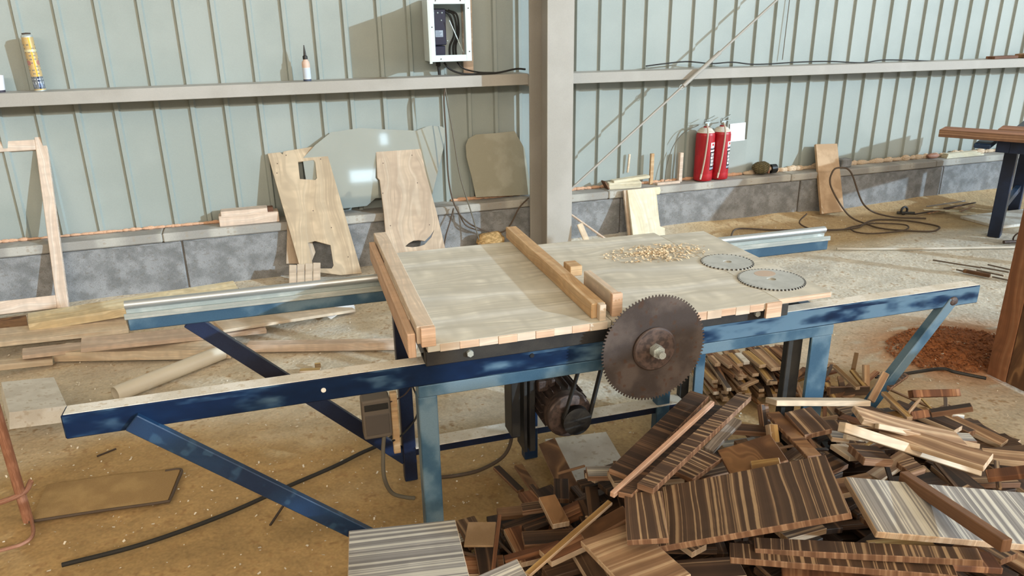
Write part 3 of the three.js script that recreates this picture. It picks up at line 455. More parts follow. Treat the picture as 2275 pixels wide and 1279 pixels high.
const POLYS=[
['chair_panel','ply',.018,.111,[.03,.34,.8,.02],[[-.21,.808],[-.135,.811],[-.12,.795],[-.112,.815],[.122,.838],[.149,.827],[.272,-.015],[.139,-.011],[-.104,.051]],[[[-.032,.742],[.067,.747],[.074,.731],[.072,.628],[.059,.617],[-.035,.631]],[[-.038,.218],[.008,.225],[.1,.188],[.102,.056],[.088,.037],[-.004,.048],[-.026,.071]]],'tall plywood chair panel with two square cut-outs leaning on the concrete plinth','wood panel'],
['chair_panel','ply2',.018,.729,[.03,.36,.8,.02],[[-.14,.837],[-.116,.838],[-.056,.816],[.011,.836],[.084,.831],[.097,.84],[.15,.839],[.166,.608],[.2,.345],[.23,.02],[-.168,.036],[-.15,.381],[-.147,.59],[-.16,.606]],[[[-.043,.133],[-.013,.154],[.019,.166],[.056,.165],[.094,.155],[.136,.187],[.169,.224],[.141,.175],[.088,.131],[.05,.123],[.004,.122]]],'tall plywood chair panel with a leaf-shaped cut-out leaning between sheet and cable','wood panel'],
['support_board','ply2',.016,.032,[.03,.26,.5,.13],[[-.042,.494],[.019,.494],[.082,.132],[.045,.063],[-.105,.08]],[],'plain plywood board leaning half hidden behind the panel with square cut-outs','wood panel'],
['acrylic_sheet','gloss',.004,.611,[.372,.125,.95,.024],[[-.489,.046],[-.273,.032],[-.125,.036],[-.063,.081],[.324,.072],[.431,.375],[.455,.5],[.435,.522],[.352,.533],[.256,.505],[.031,.527],[-.115,.544],[-.305,.527],[-.413,.453],[-.501,.374]],[],'glossy pale grey acrylic sheet with rounded corners mirroring a window between the chair panels','sheet'],
['wall_sheet','greysheet',.006,1.369,[.372,.075,.95,.026],[[-.134,.153],[-.164,.296],[-.165,.382],[-.144,.423],[-.09,.448],[.041,.449],[.197,.455],[.266,.329],[.305,-.001],[-.112,.016]],[],'dull olive-grey sheet with a rounded corner leaning on the wall behind the column','sheet'],
['notched_board','cream',.018,2.557,[0,.42,.4,.185],[[-.181,.421],[.087,.422],[.088,.397],[.074,.37],[.047,.369],[.015,.124],[.052,.106],[.038,.017],[-.22,.025]],[],'cream notched board leaning on the plinth right of the column, foremost of two','wood panel'],
['notched_board','ply2',.018,2.508,[0,.37,.4,.178],[[-.159,.403],[.1,.405],[.087,.223],[.09,.12],[.068,.006],[-.185,.013]],[],'plywood board leaning directly behind the cream notched board','wood panel'],
['plank','card',.02,4.232,[0,.33,.62,.04],[[-.073,.622],[.139,.612],[.079,.05],[-.144,.049]],[],'dusty greyish plank leaning on the plinth beyond the fire extinguishers','plank']];

// ---------------------------------------------------------------- loose boards
const Q = (q) => new THREE.Quaternion(...q);
function plank(name, category, [mat, grain, dim, pos, q, label, group]) {
  const raw = { brown: 'rawA', dark: 'rawA', gold: 'rawB', grey: 'rawB', tan: 'rawB', flame: 'rawA' }[mat];
  const m = solo(name, cbox(dim[0], dim[1], dim[2], 0.0016, grain === 'w' ? dim[2] < dim[0] : dim[2] > dim[0], rr(0, 1), rr(0, 1)), raw ? [M[mat], M[raw]] : M[mat], label, category, group, V(...pos));
  m.quaternion.copy(Q(q)); return m;
}
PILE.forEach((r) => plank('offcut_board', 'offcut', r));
SLATS.forEach((r) => plank('wood_stick', 'slat', r));
LUMBER.forEach((r) => plank('lumber_plank', 'plank', r));
{
  // the rest of the offcut pile: short scraps in crossing layers under the boards on top
  const hp = (x, z) => { const a = Math.max(0, 1 - ((x - 1.05) / 1.0) ** 2) * Math.max(0, 1 - ((z + (x < 0.85 ? 1.42 : 1.3)) / (x < 0.85 ? 0.47 : 0.5)) ** 2), b = 0.85 * Math.max(0, 1 - ((x - 1.65) / 0.66) ** 2) * Math.max(0, 1 - ((z + 1.52) / 0.42) ** 2); return 0.43 * Math.sqrt(Math.max(a, b)) * (x < 0.75 ? 0.55 + 0.45 * sst(0.35, 0.75, x) : 1); };
  const mats = ['brown', 'brown2', 'dark', 'red', 'flame', 'tan', 'brown', 'dark', 'gold', 'grey'];
  const labels = { brown: 'short brown striped scrap low in the offcut pile', brown2: 'short brown striped scrap low in the offcut pile', dark: 'short dark charred scrap low in the offcut pile', red: 'short reddish scrap low in the offcut pile', flame: 'short plain brown scrap low in the offcut pile', tan: 'short tan scrap low in the offcut pile', gold: 'short yellowish scrap low in the offcut pile', grey: 'short grey scrap low in the offcut pile' };
  const under = [];
  for (let k = 0; k < 20; k++) {
    const y = 0.012 + k * 0.0205, along = k % 2;
    const cl = along ? 0.24 : 0.1, cw = along ? 0.1 : 0.26;
    for (let x = 0.1; x < 2.5; x += cl) for (let z = -2.1; z < -0.75; z += cw) {
      const cx = x + rr(-0.02, 0.02), cz = z + rr(-0.02, 0.02); if (hp(cx, cz) < y - 0.004 || rnd() < 0.14) continue;
      const l = rr(0.1, 0.2), w = rr(0.03, 0.075), mt = mats[Math.floor(rnd() * mats.length)];
      const g = cbox(l, 0.016, w, 0.0012, false, rr(0, 1), rr(0, 1)), turn = (along ? 0 : Math.PI / 2) + rr(-0.35, 0.35), tilt = rr(-0.06, 0.06);
      const top = hp(cx, cz) < y + 0.034;
      if (top) { const m = solo('scrap_board', g, [M[mt], rnd() < 0.6 ? M.rawA : M.rawB], labels[mt], 'offcut', 'scraps in the offcut pile', V(cx, y, cz)); m.rotation.set(rr(-0.1, 0.1), turn, tilt); }
      else under.push(g.applyMatrix4(new THREE.Matrix4().makeRotationY(turn).setPosition(cx, y, cz)));
    }
  }
  if (under.length) { const m = solo('buried_scraps', join(under), M.dark, 'buried brown scraps filling the inside of the offcut pile', 'scraps'); m.userData.kind = 'stuff'; }
  // thin splinters and laths scattered on the pile
  for (let i = 0; i < 46; i++) {
    const x = rr(0.3, 2.2), z = rr(-2.0, -0.95), h = hp(x, z); if (h < 0.03) continue;
    const m = solo('splinter', cbox(rr(0.06, 0.2), 0.006, rr(0.006, 0.014), 0.0008, false, rnd(), rnd()), M[mats[i % mats.length]], 'thin splintered lath lying loose on the offcut pile', 'splinter', 'laths on the offcut pile', V(x, h + 0.022, z)); m.rotation.set(rr(-0.1, 0.1), rr(0, 3.1), rr(-0.18, 0.18));
  }
  // slats buried in the heap under the bench
  for (let k = 0; k < 5; k++) for (let j = 0; j < 11; j++) { const m = solo('heap_stick', cbox(rr(0.2, 0.36), 0.015, rr(0.016, 0.032), 0.001, false, rnd(), rnd()), [M[['tan', 'flame', 'gold', 'dark', 'red', 'tan'][(j + k * 2) % 6]], M.rawB], 'long thin stick in the heap under the right end of the bench', 'stick', 'sticks in the heap under the bench', V(1.66 + j * 0.04 + rr(-0.008, 0.008), 0.01 + k * 0.021, -2.58 + rr(-0.05, 0.05))); m.rotation.set(rr(-0.03, 0.03), Math.PI / 2 - 0.25 + rr(-0.16, 0.16), rr(-0.03, 0.03)); }
  for (let i = 0; i < 34; i++) {
    const right = i > 9, x = right ? rr(2.06, 2.42) : rr(1.66, 2.06), z = right ? rr(-2.52, -2.28) : rr(-2.46, -2.38);
    const m = solo('scrap_stick', cbox(rr(0.08, 0.19), 0.011, rr(0.012, 0.026), 0.001, false, rnd(), rnd()), M[['tan', 'flame', 'gold', 'dark', 'red'][i % 5]], right ? 'small scrap slat among the scraps right of the rear bench leg' : 'small scrap slat inside the heap under the right end of the bench', 'slat', right ? 'scraps right of the rear bench leg' : 'scrap slats under the bench', V(x, 0.012 + (i % 6) * (right ? 0.009 : 0.014), z)); m.rotation.set(rr(-0.08, 0.08), (right ? 0.6 : 1.1) + rr(-0.7, 0.7), rr(-0.12, 0.12));
  }
}
// panels with cut-outs leaning on the plinth and wall
POLYS.forEach(([name, mat, t, s0, pl, outer, holes, label, cat]) => {
  const sh = new THREE.Shape(outer.map((p) => new THREE.Vector2(...p))); holes.forEach((h) => sh.holes.push(new THREE.Path(h.map((p) => new THREE.Vector2(...p)))));
  const g = new THREE.ExtrudeGeometry(sh, { depth: t, bevelEnabled: t > 0.01, bevelSize: 0.0012, bevelThickness: 0.0012, bevelSegments: 1 });
  const uv = g.attributes.uv, p = g.attributes.position; for (let i = 0; i < uv.count; i++) uv.setXY(i, p.getY(i) + s0, p.getX(i));
  const [y0, d0, y1, d1] = pl, v = V(0, y1 - y0, 0).addScaledVector(WD, d1 - d0).normalize(), n = WS.clone().cross(v);
  const m = solo(name, g, M[mat], label, cat); m.applyMatrix4(new THREE.Matrix4().makeBasis(WS, v, n).setPosition(wp(s0, y0, d0)));
  if (name === 'chair_panel') for (const [x, y] of mat === 'ply' ? [[-0.16, 0.74], [-0.17, 0.68], [-0.1, 0.79], [0.1, 0.8], [0.11, 0.75], [0.02, 0.42], [0.12, 0.3], [0.2, 0.1]] : [[-0.12, 0.8], [-0.11, 0.7], [0.09, 0.74], [0.1, 0.55], [-0.14, 0.5], [-0.12, 0.28], [0.14, 0.26]]) part(m, 'screw_hole', new THREE.CylinderGeometry(0.0035, 0.0035, 0.002, 10).rotateX(Math.PI / 2).translate(x, y, t + 0.001), M.iron);
});
{
  // grooved slats standing at the foot of the panel with square cut-outs
  for (let i = 0; i < 4; i++) { const m = solo('grooved_block', cbox(0.045, 0.16, 0.012, 0.002), M.ply2, 'short curved slat in the row at the foot of the panel with square cut-outs', 'slat', 'slats at the foot of the chair panel', wp(-0.05 + i * 0.048, 0.07, 0.43 + i * 0.004)); m.rotation.set(-0.5, TH, -0.12); }
  solo('wood_board', cbox(0.26, 0.016, 0.2, 0.002), M.ply2, 'plywood scrap lying on the floor before the grooved slats', 'plank', null, wp(0.22, 0.012, 0.55)).rotation.y = 0.1;
  // two stacked blocks on the ledge
  const bl = thing('block_stack_beam', 'upper pinkish timber block on the plinth left of the chair panels', 'timber block', wp(-0.285, 0.43, 0.1), TH); part(bl, 'block', cbox(0.28, 0.056, 0.09, 0.003), M.pine2); part(bl, 'tenon', cbox(0.035, 0.05, 0.06, 0.002).translate(0.158, 0.0, 0), M.redw);
  solo('timber_block', cbox(0.36, 0.066, 0.1, 0.003), M.pine2, 'lower pinkish timber block on the plinth left of the chair panels', 'timber block', null, wp(-0.26, 0.3965, 0.1)).rotation.y = TH;
  // door-like wooden frame at the left edge
  const f = thing('wooden_frame', 'tall pale wooden frame leaning on the plinth at the left edge', 'wooden frame', wp(-1.36, 0.02, 0.34), TH); f.rotation.set(-0.36, TH, 0, 'YXZ');
  part(f, 'stile', cbox(0.06, 1.0, 0.03, 0.003, true).translate(0.02, 0.5, 0), M.pine2); part(f, 'stile', cbox(0.06, 1.0, 0.03, 0.003, true).translate(-0.66, 0.5, 0), M.pine2);
  part(f, 'rail', cbox(0.62, 0.06, 0.028, 0.003).translate(-0.32, 0.955, 0), M.pine2); part(f, 'rail', cbox(0.62, 0.075, 0.028, 0.003).translate(-0.32, 0.04, 0), M.pine2);
}
{
  // sealing foam along the foot of the sheets
  const bead = (s0, s1, r, step, mat, label, lump) => { const gs = []; for (let s = s0; s < s1; s += step) { const q = r * rr(0.6, 1.2); gs.push(new THREE.IcosahedronGeometry(q, 1).scale(rr(1.1, 1.9), rr(0.5, lump), rr(0.6, 1)).translate(s + rr(-0.3, 0.3) * step, 0.366 + q * 0.35, 0.022 + q * 0.5)); } const g = onWall(join(gs)); g.computeVertexNormals(); solo('foam_seal', g, mat, label, 'foam seal'); };
  bead(-2.6, -0.1, 0.014, 0.013, M.foam, 'reddish bead of sealing foam along the wall foot left of the blocks', 0.8);
  bead(1.1, 1.6, 0.016, 0.014, M.foam, 'thin pinkish foam bead along the wall foot left of the column', 0.9);
  bead(1.95, 3.5, 0.017, 0.016, M.foam, 'thin pinkish foam bead along the wall foot below the brace rod', 0.9);
  bead(3.55, 6.6, 0.026, 0.034, M.foam2, 'lumpy pale foam along the wall foot right of the fire extinguishers', 1.2);
}
{
  // open electrical box
  const e = thing('electrical_box', 'open white electrical box with dark breaker and cables on the wall', 'electrical box', wp(1.088, 1.503, 0.02), TH);
  const w = 0.27, h = 0.378, d = 0.17, wh = M.whitePaint;
  part(e, 'shell', join([span(-w / 2, w / 2, -h / 2, h / 2, 0, 0.004), span(-w / 2, -w / 2 + 0.004, -h / 2, h / 2, 0.004, d), span(w / 2 - 0.004, w / 2, -h / 2, h / 2, 0.004, d), span(-w / 2, w / 2, h / 2 - 0.004, h / 2, 0.004, d), span(-w / 2, w / 2, -h / 2, -h / 2 + 0.004, 0.004, d)]), wh);
  const fr = part(e, 'front_frame', join([span(-w / 2, -w / 2 + 0.032, -h / 2, h / 2, d, d + 0.012), span(w / 2 - 0.036, w / 2, -h / 2, h / 2, d, d + 0.012), span(-w / 2 + 0.03, w / 2 - 0.034, h / 2 - 0.034, h / 2, d, d + 0.011), span(-w / 2 + 0.03, w / 2 - 0.034, -h / 2, -h / 2 + 0.04, d, d + 0.011)]), wh);
  for (const [x, y] of [[-0.09, 0.175], [0.07, 0.175], [-0.12, 0.02], [0.12, 0.13], [0.12, -0.13], [-0.07, -0.172]]) part(fr, 'screw', new THREE.CylinderGeometry(0.004, 0.004, 0.003, 8).rotateX(Math.PI / 2).translate(x, y, d + 0.0125), M.iron);
  const dark = plain(0x1c1c34, 0.35); const br = part(e, 'breaker', join([cbox(0.1, 0.22, 0.08, 0.004).translate(-0.055, 0.02, 0.05), cbox(0.09, 0.06, 0.06, 0.004).translate(-0.055, -0.125, 0.04)]), dark);
  const lab = document.createElement('canvas'); lab.width = 128; lab.height = 96; const c = lab.getContext('2d'); c.fillStyle = '#a4acb8'; c.fillRect(0, 0, 128, 96); c.fillStyle = '#5c6474'; for (let i = 0; i < 5; i++) c.fillRect(8, 10 + i * 17, 60 + ((i * 37) % 50), 7); const lt = new THREE.CanvasTexture(lab); lt.colorSpace = THREE.SRGBColorSpace;
  part(br, 'rating_label', new THREE.PlaneGeometry(0.05, 0.04).translate(-0.052, -0.02, 0.0915), new THREE.MeshStandardMaterial({ map: lt, roughness: 0.6 }));
  for (let i = 0; i < 3; i++) part(br, 'terminal', new THREE.SphereGeometry(0.006, 10, 8).translate(-0.085 + i * 0.028, 0.105, 0.09), M.alu);
  for (const [x, y] of [[-0.035, 0.06], [0.0, -0.065]]) part(br, 'terminal', new THREE.SphereGeometry(0.005, 10, 8).translate(x, y, 0.092), M.alu);
  for (const o of [0, 0.03, 0.05]) part(e, 'cable', tubeG([[-0.03 + o, 0.12, 0.06], [0.02 + o, 0.09, 0.09], [0.05 + o * 0.6, -0.02, 0.08], [0.02 + o * 0.8, -0.1, 0.07], [0.02 + o * 0.9, -0.185, 0.06]], 0.007, 8), M.rubber);
  part(e, 'lever_rod', rod(V(0.01, 0.06, 0.12), V(0.092, -0.14, 0.14), 0.0035, 8), M.alu);
  const dr = part(e, 'door', join([span(0, 0.262, -0.185, 0.185, -0.002, 0.0, 0.0005), span(0, 0.262, -0.187, -0.185, -0.016, 0.0, 0.0005), span(0, 0.262, 0.185, 0.187, -0.016, 0, 0.0005), span(0.26, 0.262, -0.185, 0.185, -0.016, 0, 0.0005)]), wh, V(-w / 2 - 0.004, 0, d)); dr.rotation.y = -1.815;
  part(e, 'cable_gland', join([rod(V(-0.06, -0.19, 0.06), V(-0.06, -0.22, 0.06), 0.016), rod(V(-0.06, -0.22, 0.06), V(-0.055, -0.275, 0.06), 0.009)]), M.rubber);
  solo('backing_board', onWall(cbox(0.07, 0.6, 0.02, 0.002).translate(1.245, 1.52, 0.032)), M.pine2, 'vertical wooden backing strip right of the electrical box', 'wood strip');
  const cb = (pts, r, mat, label) => solo('power_cable', onWall(tubeG(pts, r, 7)), mat, label, 'cable');
  cb([[1.06, 1.305, 0.11], [1.1, 1.26, 0.12], [1.18, 1.232, 0.15], [1.3, 1.23, 0.16], [1.42, 1.232, 0.15], [1.55, 1.25, 0.13], [1.62, 1.245, 0.12]], 0.0065, M.rubber, 'black cable from the electrical box along the girt to the column');
  cb([[1.15, 1.305, 0.1], [1.18, 1.27, 0.11], [1.22, 1.252, 0.12], [1.3, 1.236, 0.13], [1.4, 1.231, 0.13]], 0.005, M.rubber, 'second short black cable looping under the electrical box');
  cb([[1.035, 1.15, 0.21], [1.022, 1.08, 0.215], [1.026, 0.85, 0.215], [1.03, 0.55, 0.22], [1.07, 0.36, 0.23], [1.16, 0.245, 0.24], [1.29, 0.18, 0.25], [1.39, 0.165, 0.25], [1.455, 0.21, 0.24], [1.525, 0.32, 0.23], [1.6, 0.385, 0.225]], 0.0055, M.cableBrown, 'dark cable hanging from the girt and looping to the column foot');
  cb([[1.037, 1.15, 0.205], [1.045, 1.06, 0.21], [1.075, 0.84, 0.215], [1.11, 0.57, 0.22], [1.18, 0.29, 0.25], [1.235, 0.01, 0.3]], 0.0045, M.cableGrey, 'grey cable hanging straight from the girt to the floor');
  cb([[1.06, 0.355, 0.2], [1.03, 0.28, 0.22], [0.985, 0.17, 0.24], [0.95, 0.03, 0.26]], 0.005, M.cableBrown, 'short dark cable end hanging over the plinth edge');
  cb([[1.09, 0.33, 0.2], [1.13, 0.24, 0.23], [1.2, 0.2, 0.24], [1.24, 0.19, 0.245]], 0.005, M.cableBrown, 'short bent cable stub beside the hanging grey cable');
  cb([[2.55, 1.235, 0.1], [2.7, 1.247, 0.1], [2.89, 1.256, 0.1], [3.1, 1.236, 0.1], [3.28, 1.24, 0.1], [3.5, 1.218, 0.1], [3.9, 1.223, 0.1], [4.19, 1.219, 0.1], [4.5, 1.2, 0.1], [4.7, 1.214, 0.1], [4.96, 1.206, 0.1], [5.3, 1.188, 0.1], [5.7, 1.185, 0.1], [6.6, 1.18, 0.1]], 0.005, M.rubber, 'thin black cable lying wavy along the girt right of the column');
  cb([[3.8, 1.9, 0.025], [3.797, 1.673, 0.025], [3.784, 1.24, 0.03]], 0.0035, M.cableGrey, 'thin wire running straight down the wall above the girt');
  // diagonal brace rod with turnbuckle
  const r = thing('brace_rod', 'thin diagonal steel brace rod with turnbuckle crossing the wall', 'brace rod'); const ra = wp(4.35, 2.32, 0.24), rb = wp(1.86, 0.38, 0.24), at = (t) => ra.clone().lerp(rb, t);
  part(r, 'rod', rod(ra, rb, 0.0085, 10), M.steelPaint); part(r, 'turnbuckle', rod(at(0.515), at(0.63), 0.015, 10), M.steelPaint); part(r, 'hook', new THREE.TorusGeometry(0.018, 0.003, 6, 14).translate(...at(0.635).toArray()), M.alu);
}
{
  // spray can, glue bottle and cup on the girt
  const cv = document.createElement('canvas'); cv.width = 256; cv.height = 512; const c = cv.getContext('2d'); const gld = ['#d8a83c', '#e4bc5c']; c.fillStyle = gld[0]; c.fillRect(0, 0, 256, 512); c.fillStyle = '#1c2848'; c.fillRect(0, 376, 256, 118); c.fillStyle = '#6a5028';
  for (let y = 70; y < 350; y += 34) for (let x = 0; x < 256; x += 32) if ((x * 7 + y * 3) % 5) c.fillRect(x + 4, y, 18, 12); c.fillStyle = '#f0dca0'; c.fillRect(0, 120, 256, 22); c.fillStyle = '#b8441c'; for (let x = 20; x < 256; x += 85) { c.beginPath(); c.arc(x + 20, 245, 24, 0, 6.3); c.fill(); } c.fillStyle = '#c8ccd8'; for (let x = 0; x < 256; x += 22) { c.fillRect(x + 3, 396, 12, 10); c.fillRect(x + 6, 424, 8, 26); } c.fillStyle = '#7080a8'; for (let x = 8; x < 256; x += 40) c.fillRect(x, 440, 16, 36); c.fillStyle = '#d8a83c'; c.fillRect(0, 494, 256, 18);
  const t = new THREE.CanvasTexture(cv); t.colorSpace = THREE.SRGBColorSpace;
  const can = thing('foam_can', 'tall gold and navy foam spray can standing on the girt', 'spray can', wp(-1.262, 1.2225, 0.11), 0.4); can.rotation.z = 0.03;
  part(can, 'body', new THREE.CylinderGeometry(0.0285, 0.0285, 0.285, 32, 1, true).translate(0, 0.145, 0), new THREE.MeshStandardMaterial({ map: t, roughness: 0.35, metalness: 0.2 })); part(can, 'rim', lathe([[0.0285, 0], [0.03, 0.003], [0.0285, 0.006], [0.0285, 0.284], [0.03, 0.288], [0.024, 0.298], [0.012, 0.303], [0, 0.303]], 28), M.alu).scale.set(1, 1, 1); part(can, 'cap', lathe([[0.022, 0.292], [0.022, 0.306], [0, 0.308]], 20), plain(0x4a4038, 0.6));
  const bo = thing('glue_bottle', 'small clear glue bottle with black pointed nozzle on the girt', 'bottle', wp(0.185, 1.2225, 0.13), 0);
  part(bo, 'body', lathe([[0, 0], [0.022, 0], [0.0235, 0.004], [0.0235, 0.1], [0.021, 0.112], [0.013, 0.122], [0.013, 0.13], [0, 0.13]], 24), plain(0xd0d6d8, 0.35)); part(bo, 'glue_fill', lathe([[0.0242, 0.08], [0.0242, 0.1], [0.0218, 0.1135], [0.0136, 0.1225], [0.0136, 0.128]], 24), plain(0xd2b4a2, 0.5)); part(bo, 'cap', lathe([[0.0145, 0.128], [0.0145, 0.146], [0.01, 0.15], [0, 0.15]], 18), plain(0x1c1816, 0.5)); part(bo, 'nozzle', lathe([[0.009, 0.148], [0.006, 0.18], [0.0025, 0.21], [0, 0.212]], 14), plain(0x2a2420, 0.5)); part(bo, 'label', lathe([[0.0238, 0.02], [0.0238, 0.075]], 24), plain(0xc4ccd8, 0.7)); part(bo, 'foot_band', lathe([[0.0239, 0.002], [0.0239, 0.012]], 24), plain(0x3a4258, 0.6));
  const cu = thing('plastic_cup', 'white plastic cup on the girt cut off by the left frame edge', 'cup', wp(-1.46, 1.2225, 0.1), 0); part(cu, 'body', lathe([[0, 0], [0.026, 0], [0.034, 0.09], [0.032, 0.09], [0.025, 0.003], [0, 0.003]], 24), plain(0xe6e2e6, 0.5)); part(cu, 'base_ring', lathe([[0.0262, 0], [0.0275, 0.012]], 24), plain(0x3c3640, 0.5));
  // fire extinguishers
  const lc = document.createElement('canvas'); lc.width = 128; lc.height = 512; const k = lc.getContext('2d'); k.fillStyle = '#201c20'; k.fillRect(0, 0, 128, 512); k.fillStyle = '#f0ece8'; k.fillRect(0, 0, 128, 110); k.fillRect(0, 134, 128, 34); k.fillStyle = '#c02838'; k.fillRect(20, 20, 40, 40); k.fillStyle = '#38508a'; k.fillRect(0, 96, 128, 10);
  k.fillStyle = '#f4f0ec'; for (let r = 0; r < 4; r++) for (let i = 0; i < 2; i++) { const x = 10 + i * 58, y = 196 + r * 62; k.fillRect(x, y, 48, 9); k.fillRect(x + 18, y, 10, 46); k.fillRect(x, y + 20, 48, 8); k.fillRect(x + 2, y + 38, 46, 9); k.fillRect(x + (r % 2 ? 2 : 38), y + 6, 9, 36); } k.fillStyle = '#9098a4'; k.fillRect(0, 456, 128, 40);
  const lt = new THREE.CanvasTexture(lc); lt.colorSpace = THREE.SRGBColorSpace; const lm = new THREE.MeshStandardMaterial({ map: lt, roughness: 0.4 });
  const ext = (pos, turn, label) => {
    const e = thing('fire_extinguisher', label, 'fire extinguisher', pos, turn, null), R = 0.071;
    const b = part(e, 'cylinder_body', lathe([[0, 0.004], [R - 0.012, 0], [R - 0.002, 0.004], [R, 0.02], [R, 0.055], [R - 0.002, 0.058], [R, 0.061], [R, 0.195], [R - 0.0015, 0.198], [R, 0.201], [R, 0.345], [R - 0.006, 0.368], [0.045, 0.392], [0.022, 0.402], [0.018, 0.412], [0, 0.412]], 40), M.extRed);
    part(b, 'dust_cap', lathe([[R - 0.004, 0.367], [0.046, 0.3935], [0.023, 0.4035]], 36), M.dust); part(b, 'label', new THREE.CylinderGeometry(R + 0.0008, R + 0.0008, 0.21, 18, 1, true, 0.05, 1.1).translate(0, 0.19, 0), lm);
    const v = part(e, 'valve', join([rod(V(0, 0.405, 0), V(0, 0.44, 0), 0.013), cbox(0.05, 0.018, 0.02, 0.003).translate(0.006, 0.438, 0)]), M.alu); part(v, 'squeeze_handle', join([bar(V(-0.01, 0.452, 0), V(0.075, 0.485, 0), 0.005, 0.016), bar(V(-0.01, 0.442, 0), V(0.085, 0.446, 0), 0.005, 0.016)]), M.alu); part(v, 'pin_ring', new THREE.TorusGeometry(0.011, 0.0015, 6, 16).translate(-0.02, 0.455, 0.01), M.iron); part(v, 'gauge', new THREE.CylinderGeometry(0.011, 0.011, 0.012, 14).rotateX(Math.PI / 2).translate(0, 0.425, 0.016), M.alu);
    part(e, 'hose', tubeG([[-0.012, 0.428, 0.012], [-0.03, 0.425, 0.05], [-0.036, 0.36, 0.076], [-0.046, 0.2, 0.074], [-0.056, 0.1, 0.068], [-0.06, 0.045, 0.06]], 0.0065, 8), plain(0xb8a898, 0.6)); part(e, 'nozzle', rod(V(-0.06, 0.06, 0.062), V(-0.064, 0.02, 0.058), 0.008, 10, 0.006), M.dust);
    return e;
  };
  ext(wp(3.092, 0.368, 0.1), 0.1, 'red fire extinguisher on the plinth, nearer the column of the pair'); ext(wp(3.246, 0.366, 0.085), 0.2, 'red fire extinguisher on the plinth next to the white paper');
  solo('paper_notice', onWall(span(-0.072, 0.072, -0.07, 0.07, 0, 0.001, 0.0003).rotateZ(0.03).translate(3.43, 0.706, 0.028)), M.paper, 'white paper notice stuck to the wall beside the extinguishers', 'paper'); solo('white_board', onWall(span(-0.08, 0.08, -0.14, 0.14, 0, 0.003, 0.001).translate(3.45, 0.505, 0.022)), M.panel, 'pale board under the paper notice beside the extinguishers', 'board');
  // dusty motor with black end on the ledge
  const dm = thing('dusty_motor', 'dusty mossy-brown motor with a black end cap on the plinth', 'motor', wp(3.66, 0.365, 0.09), TH); const mg = new THREE.IcosahedronGeometry(0.055, 4), mp = mg.attributes.position; for (let i = 0; i < mp.count; i++) { const v = V(mp.getX(i), mp.getY(i), mp.getZ(i)); v.multiplyScalar(0.8 + 0.45 * fbm(v.x * 40 + 9, v.y * 40 + 9, 256, 256, 3, 3)); mp.setXYZ(i, v.x * 1.25, v.y * 0.95, v.z); } mg.computeVertexNormals();
  part(dm, 'housing', mg.translate(-0.02, 0.055, 0), mottled(91, [62, 58, 40], [112, 100, 70], 0.1, { rough: 1, f: 5 })); part(dm, 'end_cap', new THREE.CylinderGeometry(0.036, 0.036, 0.05, 26).rotateZ(Math.PI / 2).translate(0.085, 0.042, 0.01), plain(0x17191a, 0.4)); part(dm, 'spindle', rod(V(0.03, 0.045, 0.005), V(0.07, 0.043, 0.008), 0.018), M.foam2); part(dm, 'flange', cbox(0.012, 0.07, 0.07, 0.004).translate(0.035, 0.045, 0), M.rust);
  solo('concrete_lump', onWall(cbox(0.105, 0.07, 0.08, 0.008).translate(4.475, 0.398, 0.08)), M.concrete, 'small grey concrete brick on the plinth beside the leaning plank', 'brick');
  // wood on the ledge right of the column
  solo('moulding_offcut', cbox(0.26, 0.05, 0.05, 0.006), M.cream, 'cream moulding offcut lying on the plinth right of the column', 'moulding', null, wp(2.4, 0.39, 0.12)).rotation.set(0.2, -0.1, 0.02); solo('moulding_offcut', cbox(0.3, 0.022, 0.06, 0.004), M.cream, 'thin cream strip lying on top of the moulding offcut', 'moulding', null, wp(2.46, 0.427, 0.1)).rotation.set(0, 0.02, 0.06); solo('wood_wedge', cbox(0.012, 0.07, 0.06, 0.002), M.flame, 'small brown wedge leaning on the cream moulding', 'wood wedge', null, wp(2.255, 0.398, 0.1)).rotation.set(0, 0.1, 0.55);
  solo('wood_strip', onWall(cbox(0.028, 0.235, 0.022, 0.002, false).translate(2.655, 0.481, 0.07)), M.fenceDark, 'upright wooden strip on the plinth, the one nearer the moulding', 'wood strip'); solo('wood_strip', onWall(cbox(0.03, 0.225, 0.03, 0.002).translate(2.905, 0.476, 0.07)), M.pine2, 'upright wooden strip on the plinth next to the fire extinguisher', 'wood strip'); solo('wood_strip', onWall(cbox(0.2, 0.018, 0.03, 0.002).translate(2.78, 0.372, 0.11)), M.pine2, 'short flat stick lying between the two upright strips', 'wood strip'); solo('wood_strip', onWall(cbox(0.015, 0.14, 0.012, 0.002).rotateZ(-0.08).translate(2.48, 0.53, 0.03)), M.pine, 'thin little stick leaning on the wall above the moulding', 'wood strip');
  // bent hose shadowing the wall left of the extinguishers
  solo('wire_loop', onWall(tubeG([[2.78, 0.37, 0.06], [2.8, 0.5, 0.05], [2.85, 0.64, 0.045], [2.93, 0.74, 0.06], [3.03, 0.79, 0.09]], 0.003, 6)), M.cableGrey, 'thin grey hose curving up to the fire extinguishers', 'hose');
  // slats on the ledge far right
  for (let i = 0; i < 3; i++) solo('stacked_lath', onWall(cbox(0.44 - i * 0.05, 0.013, 0.06, 0.002).translate(5.78 - i * 0.02, 0.3685 + i * 0.0135, 0.1)), M.cream, 'pale slat in the small stack on the plinth near the blue table', 'slat', 'slat stack on the plinth'); solo('bark_scrap', onWall(new THREE.IcosahedronGeometry(0.035, 2).scale(2, 0.7, 0.8).translate(5.46, 0.385, 0.07)), M.rust, 'rough brown scrap beside the slat stack on the plinth', 'scrap');
